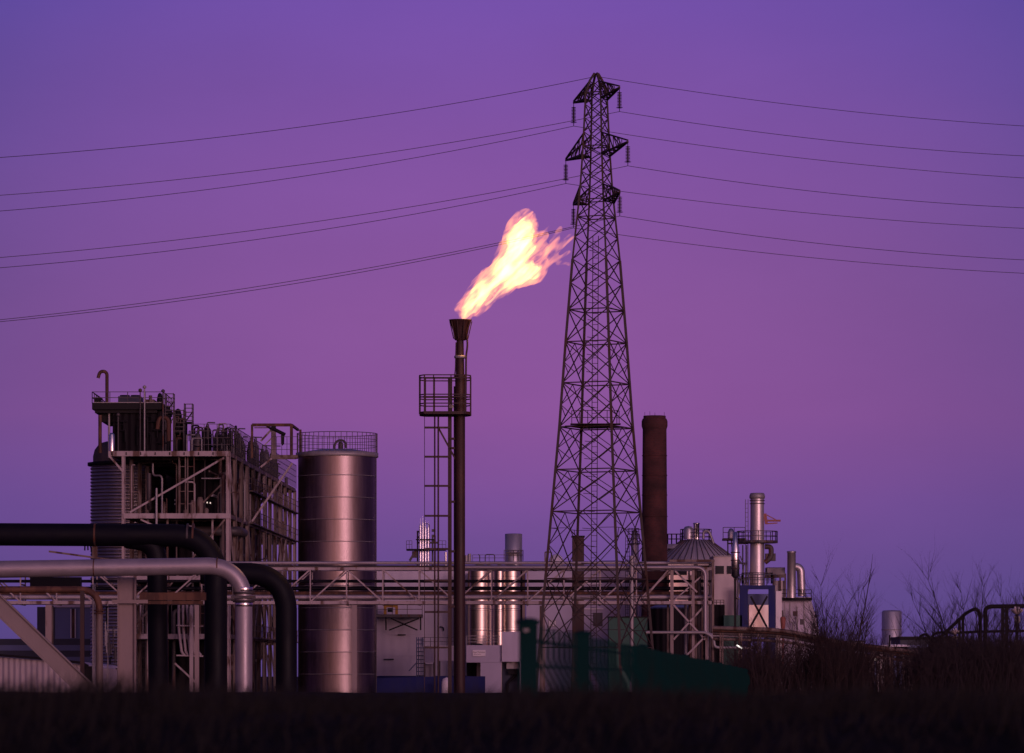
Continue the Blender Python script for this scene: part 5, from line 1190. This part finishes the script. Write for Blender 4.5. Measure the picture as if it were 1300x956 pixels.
# guard rails and posts right
gr=thing('looped_handrail','thick dark tubular handrail climbing and looping down at the far right','handrail',(at(1200,0,150).x,150,0)); Y=150
m=MB(); m.path([at(1148,850,Y),at(1180,822,Y),at(1228,777,Y),at(1240,772,Y),at(1244.5,780,Y),V(at(1245,0,Y).x,Y,0)],.065,8,.25); m.build('top_tube',M['darkst'],gr)
m=MB(); m.path([V(at(1182,0,Y).x,Y+.2,0),at(1184,806,Y+.2),at(1190,803,Y+.2),at(1222,803,Y+.2),at(1240,802,Y+.2),at(1300,801,Y+.2),at(1330,801,Y+.2)],.05,8,.2); m.build('mid_tube',M['darkst'],gr)
m=MB(); m.path([at(1166,812,Y+.3),at(1170,806,Y+.3),at(1177,805,Y+.3),at(1181,812,Y+.3),V(at(1182,0,Y).x,Y+.3,0)],.05,8,.15); m.build('end_loop',M['darkst'],gr)
for x,yt in ((1202,803),(1218,784),(1222.5,781)): 
    m=MB(); m.bar(V(at(x,0,Y).x,Y,0),at(x,yt,Y),.10); m.build('post',M['darkst'],gr)
g2=thing('level_handrail','dark level tubular handrail running out of the right edge','handrail',(at(1270,0,148).x,148,0)); Y=148
m=MB(); m.path([V(at(1251,0,Y).x,Y,0),at(1251,773,Y),at(1256,770,Y),at(1340,769,Y)],.08,8,.2); m.build('top_tube',M['darkst'],g2)
for x in (1273,1278): m=MB(); m.bar(V(at(x,0,Y).x,Y,0),at(x,770,Y),.12); m.build('post',M['darkst'],g2)
def beacon(x,yt,sc_,label):
    Y=146.; s=Y/F*sc_; p=at(x,yt,Y); t=thing('floodlight_post',label,'lamp post',(p.x,Y,0)); X0=p.x; z=p.z
    MB().tube(V(X0,Y,0),V(X0,Y,z-8*s),2.2*s,10).build('post',M['darkst'],t)
    MB().lathe(X0,Y,[(.4*s,z-9*s),(3*s,z-8*s),(7.5*s,z-4.5*s),(8*s,z-2*s),(6*s,z-1.2*s),(.01,z-1*s)],20).build('dish_head',M['clad3'],t)
    m=MB()
    for d in (-2.2,2.2): m.lathe(X0+d*s,Y,[(1.4*s,z-1.5*s),(1.4*s,z+.6*s),(.5*s,z+1.6*s),(.01,z+1.7*s)],10)
    m.build('cap',M['white'],t)
    m=MB()
    for d in (-2.4,2.6): 
        m.box(V(X0+d*s-1.2*s,Y-3*s,z-19*s),V(X0+d*s+1.2*s,Y-2.3*s,z-11*s)); m.box(V(X0+d*s-1*s,Y-3*s,z-52*s),V(X0+d*s+1*s,Y-2.3*s,z-41*s))
    build_split(m,'pale_fitting',M['galv'],t)
beacon(1291,771.5,1,'taller post with pale dish head at the right edge')
beacon(1212,799,.75,'shorter post with pale dish head below the handrail')

# ------------------------------------------------------------------ green palisade fence
fn=thing('green_fence','dark green palisade fence receding from the near post towards the right','fence',(.3,20,0))
def fxy(Y): return .05+.0672*(Y-12)
ft_=CZ+.172; fd=V(.0672,1,0).normalized(); k=0; Yf=12.0
def pale(m,Y,w=.010):
    x=fxy(Y); zt=ft_-.01-R.uniform(0,.006); z0=ridge(x,Y)
    if zt-z0<.1: return
    zk=CZ+.055; pts=[V(x,Y,zt),V(x,Y,zk),V(x+.05,Y+.0,zk-.09),V(x+.06,Y,zk-.25),V(x+.005,Y,zk-.32),V(x,Y,z0)]
    for a,b in zip(pts,pts[1:]):
        if b.z<a.z-.001: m.obox((a+b)/2,(b-a)/2,V(w/2,0,0),V(0,.006,0))
while Yf<118:
    x=fxy(Yf); m=MB(); z0=ridge(x,Yf); zt=ft_+ (.0)
    if k in (0,1,3) or k%3==0:
        w=.029 if k==0 else .026; m.box((x-w,Yf-w,z0-.1),(x+w,Yf+w,zt-.012)); m.lathe(x,Yf,[(w*1.4,zt-.013),(w*1.3,zt-.005),(w*.6,zt+.004),(.001,zt+.005)],12)
        m.build('post',M['fence'],fn)
    m=MB(); step=(.34,.38,.46,.40)[k] if k<4 else .25; Yp=Yf+step
    while Yp<Yf+3.38: pale(m,Yp,(.011,.012,.016,.03)[k] if k<4 else .05); Yp+=step
    for h in (ft_-.06,CZ+.03,1.2,.5):
        a=V(fxy(Yf),Yf,h); b=V(fxy(Yf+3.4),Yf+3.4,h)
        if h>max(ridge(a.x,a.y),ridge(b.x,b.y)): m.bar(a+V(-.02,0,0),b+V(-.02,0,0),.012,.009)
    m.build('palisade_panel',M['fence'],fn); k+=1; Yf+=3.4
pg=MB(); p=at(668,800,11.9); pg.box(p+V(-.008,0,-.004),p+V(.008,.03,.004)); pg.build('maker_plate',M['galv'],fn)

# ------------------------------------------------------------------ bare shrubs
def grow(m,p,d,L,r,dep,bend=.25):
    n=4; pts=[p]; rr=[r]; q=p.copy(); dd=d.copy()
    for i in range(n):
        dd=(dd+V(R.uniform(-1,1),R.uniform(-1,1),R.uniform(-.3,.6))*bend*.35).normalized(); q=q+dd*(L/n); pts.append(q.copy()); rr.append(r*(1-(i+1)/n*.7))
    m.sweep(pts,rr,3 if dep<2 else 4,False)
    if dep>0:
        for j in range(R.randint(3,5)):
            i=R.randint(1,n); a=R.uniform(0,6.28); dirn=(dd*R.uniform(.9,1.3)+V(math.cos(a),math.sin(a),.25)*R.uniform(.35,.75)).normalized()
            grow(m,pts[i],dirn,L*R.uniform(.35,.62),rr[i]*.7,dep-1,bend)
def shrub(x,ytop,Y,label,mt,stems=3,dep=2,lean=.25,group='bare shrubs along the bank'):
    b=at(x,0,Y); z0=ridge(b.x,Y)-.05; H=at(0,ytop,Y).z-z0
    t=thing('bare_shrub',label,'shrub',(b.x,Y,z0),group)
    st_=MB(); tw_=MB()
    for i in range(stems):
        d=V(R.uniform(-lean,lean),R.uniform(-lean,lean),1).normalized(); n=6; pts=[V(b.x+R.uniform(-.08,.08),Y+R.uniform(-.1,.1),z0)]; Lh=H*(1 if i==0 else R.uniform(.6,.92)); rad_=.006+.0075*Lh
        rr=[rad_]; dd=d
        for k in range(n): dd=(dd+V(R.uniform(-.12,.12),R.uniform(-.1,.1),.05)).normalized(); pts.append(pts[-1]+dd*Lh/n); rr.append(rad_*(1-(k+1)/n*.85))
        st_.sweep(pts,rr,5,False)
        for k in range(1,n+1):
            for j in range(3):
                a=R.uniform(0,6.28); dirn=(dd+V(math.cos(a),math.sin(a),.1)*R.uniform(.4,.8)).normalized(); grow(tw_,pts[k],dirn,Lh*R.uniform(.22,.46)*(1.25-k/n*.6),max(.006,rr[k]*.6),dep-1)
    st_.build('stem',M[mt],t); tw_.build('twigs',M[mt],t)
wh=thing('bare_sapling','single long bare whip leaning right, tallest plant left of the far steel tank','sapling',tuple(at(1083,866,100)),None)
m=MB(); wp=[at(1083,870,100),at(1088,830,100),at(1093,795,100),at(1099,765,100),at(1103,740,100),at(1106,722,100),at(1108,703,100)]; m.sweep(wp,[.022,.020,.018,.014,.010,.007,.003],5,False); m.build('stem',M['bark'],wh)
m=MB()
for p_,q_ in ((at(1093,795,100),at(1104,770,100)),(at(1091,808,100),at(1070,768,100)),(at(1099,765,100),at(1095,742,100)),(at(1089,825,100),at(1110,796,100)),(at(1103,742,100),at(1110,722,100))): m.sweep([p_,p_.lerp(q_,.5)+V(0,0,.05),q_],[.009,.007,.003],4,False)
m.build('twigs',M['bark'],wh)
spec=[(1076,752,100.5,'bare shrub growing just left of the long leaning whip',3,.3),
(1048,742,101,'bare spreading shrub in front of the boiler hall corner',5,.5),
(1062,742,104,'thin upright bare shrub behind the spreading shrub',3,.2),
(1062,768,99,'low forked bare shrub right of the boiler hall',4,.5),
(1020,778,101,'bare shrub with fine twigs across the boiler hall wall',4,.35),
(1000,790,103,'small bare shrub below the curved duct',3,.3),
(978,796,100,'bare shrub in front of the blue steel frame',4,.3),
(960,802,104,'small twiggy shrub left of the blue frame foot',3,.3),
(1092,776,102,'dense reddish twiggy shrub at the foot of the long leaning whip',6,.25),
(1120,792,99,'low twiggy shrub in front of the far steel tank',4,.3),
(1224,726,103,'tallest bare shrub of the right hand group, behind the looped handrail',3,.3),
(1208,752,104,'bare fan shaped shrub left of the looped handrail top',4,.4),
(1242,742,101,'thin bare shrub directly behind the handrail loop',3,.3),
(1187,764,103,'bare low spreading shrub at the left end of the handrail',4,.45),
(1258,752,104,'bare shrub behind the level handrail',4,.3),
(1292,754,102,'bare shrub at the right edge behind the dish headed post',4,.3),
(1276,764,100,'smaller bare shrub between the level handrail posts',4,.3)]
for i,(x,yt,Y,lab,n_,ln) in enumerate(spec): shrub(x,yt,Y,lab,'bark' if x<1150 else 'darkbark',n_,3 if n_<6 else 3,ln)
def thicket(x0,x1,ytf,n,mt,label,seed):
    R2=random.Random(seed); m=MB()
    for i in range(n):
        x=R2.uniform(x0,x1); Y=R2.uniform(99,110); b=at(x,0,Y); z0=ridge(b.x,Y)-.03; yt=ytf(x)+R2.uniform(-14,30)+10*mnoise.noise(V(x*.05,seed,0))+6*mnoise.noise(V(x*.16,seed,4))
        H=max(.15,at(0,yt,Y).z-z0); d=V(R2.uniform(-.35,.35),R2.uniform(-.3,.3),1); d.x*=1.5 if R2.random()<.4 else 1; p=V(b.x,Y,z0); q=p+d*H*.5; e=q+(d+V(R2.uniform(-.5,.5),0,0))*H*.5
        r=R2.uniform(.004,.009); m.sweep([p,q,e],[r,r*.8,r*.3],3,False)
        for k in range(4):
            f=R2.uniform(.25,.9); s0=p.lerp(q,f*2) if f<.5 else q.lerp(e,f*2-1); m.sweep([s0,s0+V(R2.uniform(-.6,.6),R2.uniform(-.2,.2),R2.uniform(.05,.4))*H*.5],[r*.6,r*.2],3,False)
    m.build('undergrowth',M[mt],None,label,None,None,'stuff')
thicket(938,1100,lambda x:820+(9*math.sin(x*.07)),1500,'bark','brown leafless undergrowth filling the middle right of the bank',3)
thicket(1165,1310,lambda x:818+ (8 if x<1190 else 0),4200,'darkbark','very dark leafless undergrowth under the handrails at the right',4)
thicket(1098,1166,lambda x:832,330,'bark','thin leafless undergrowth in front of the dim far wall',6)
thicket(880,960,lambda x:846,500,'darkbark','sparse dark undergrowth at the far end of the green fence',5)

for o in bpy.data.objects:
    if '_o' in o: del o['_o']
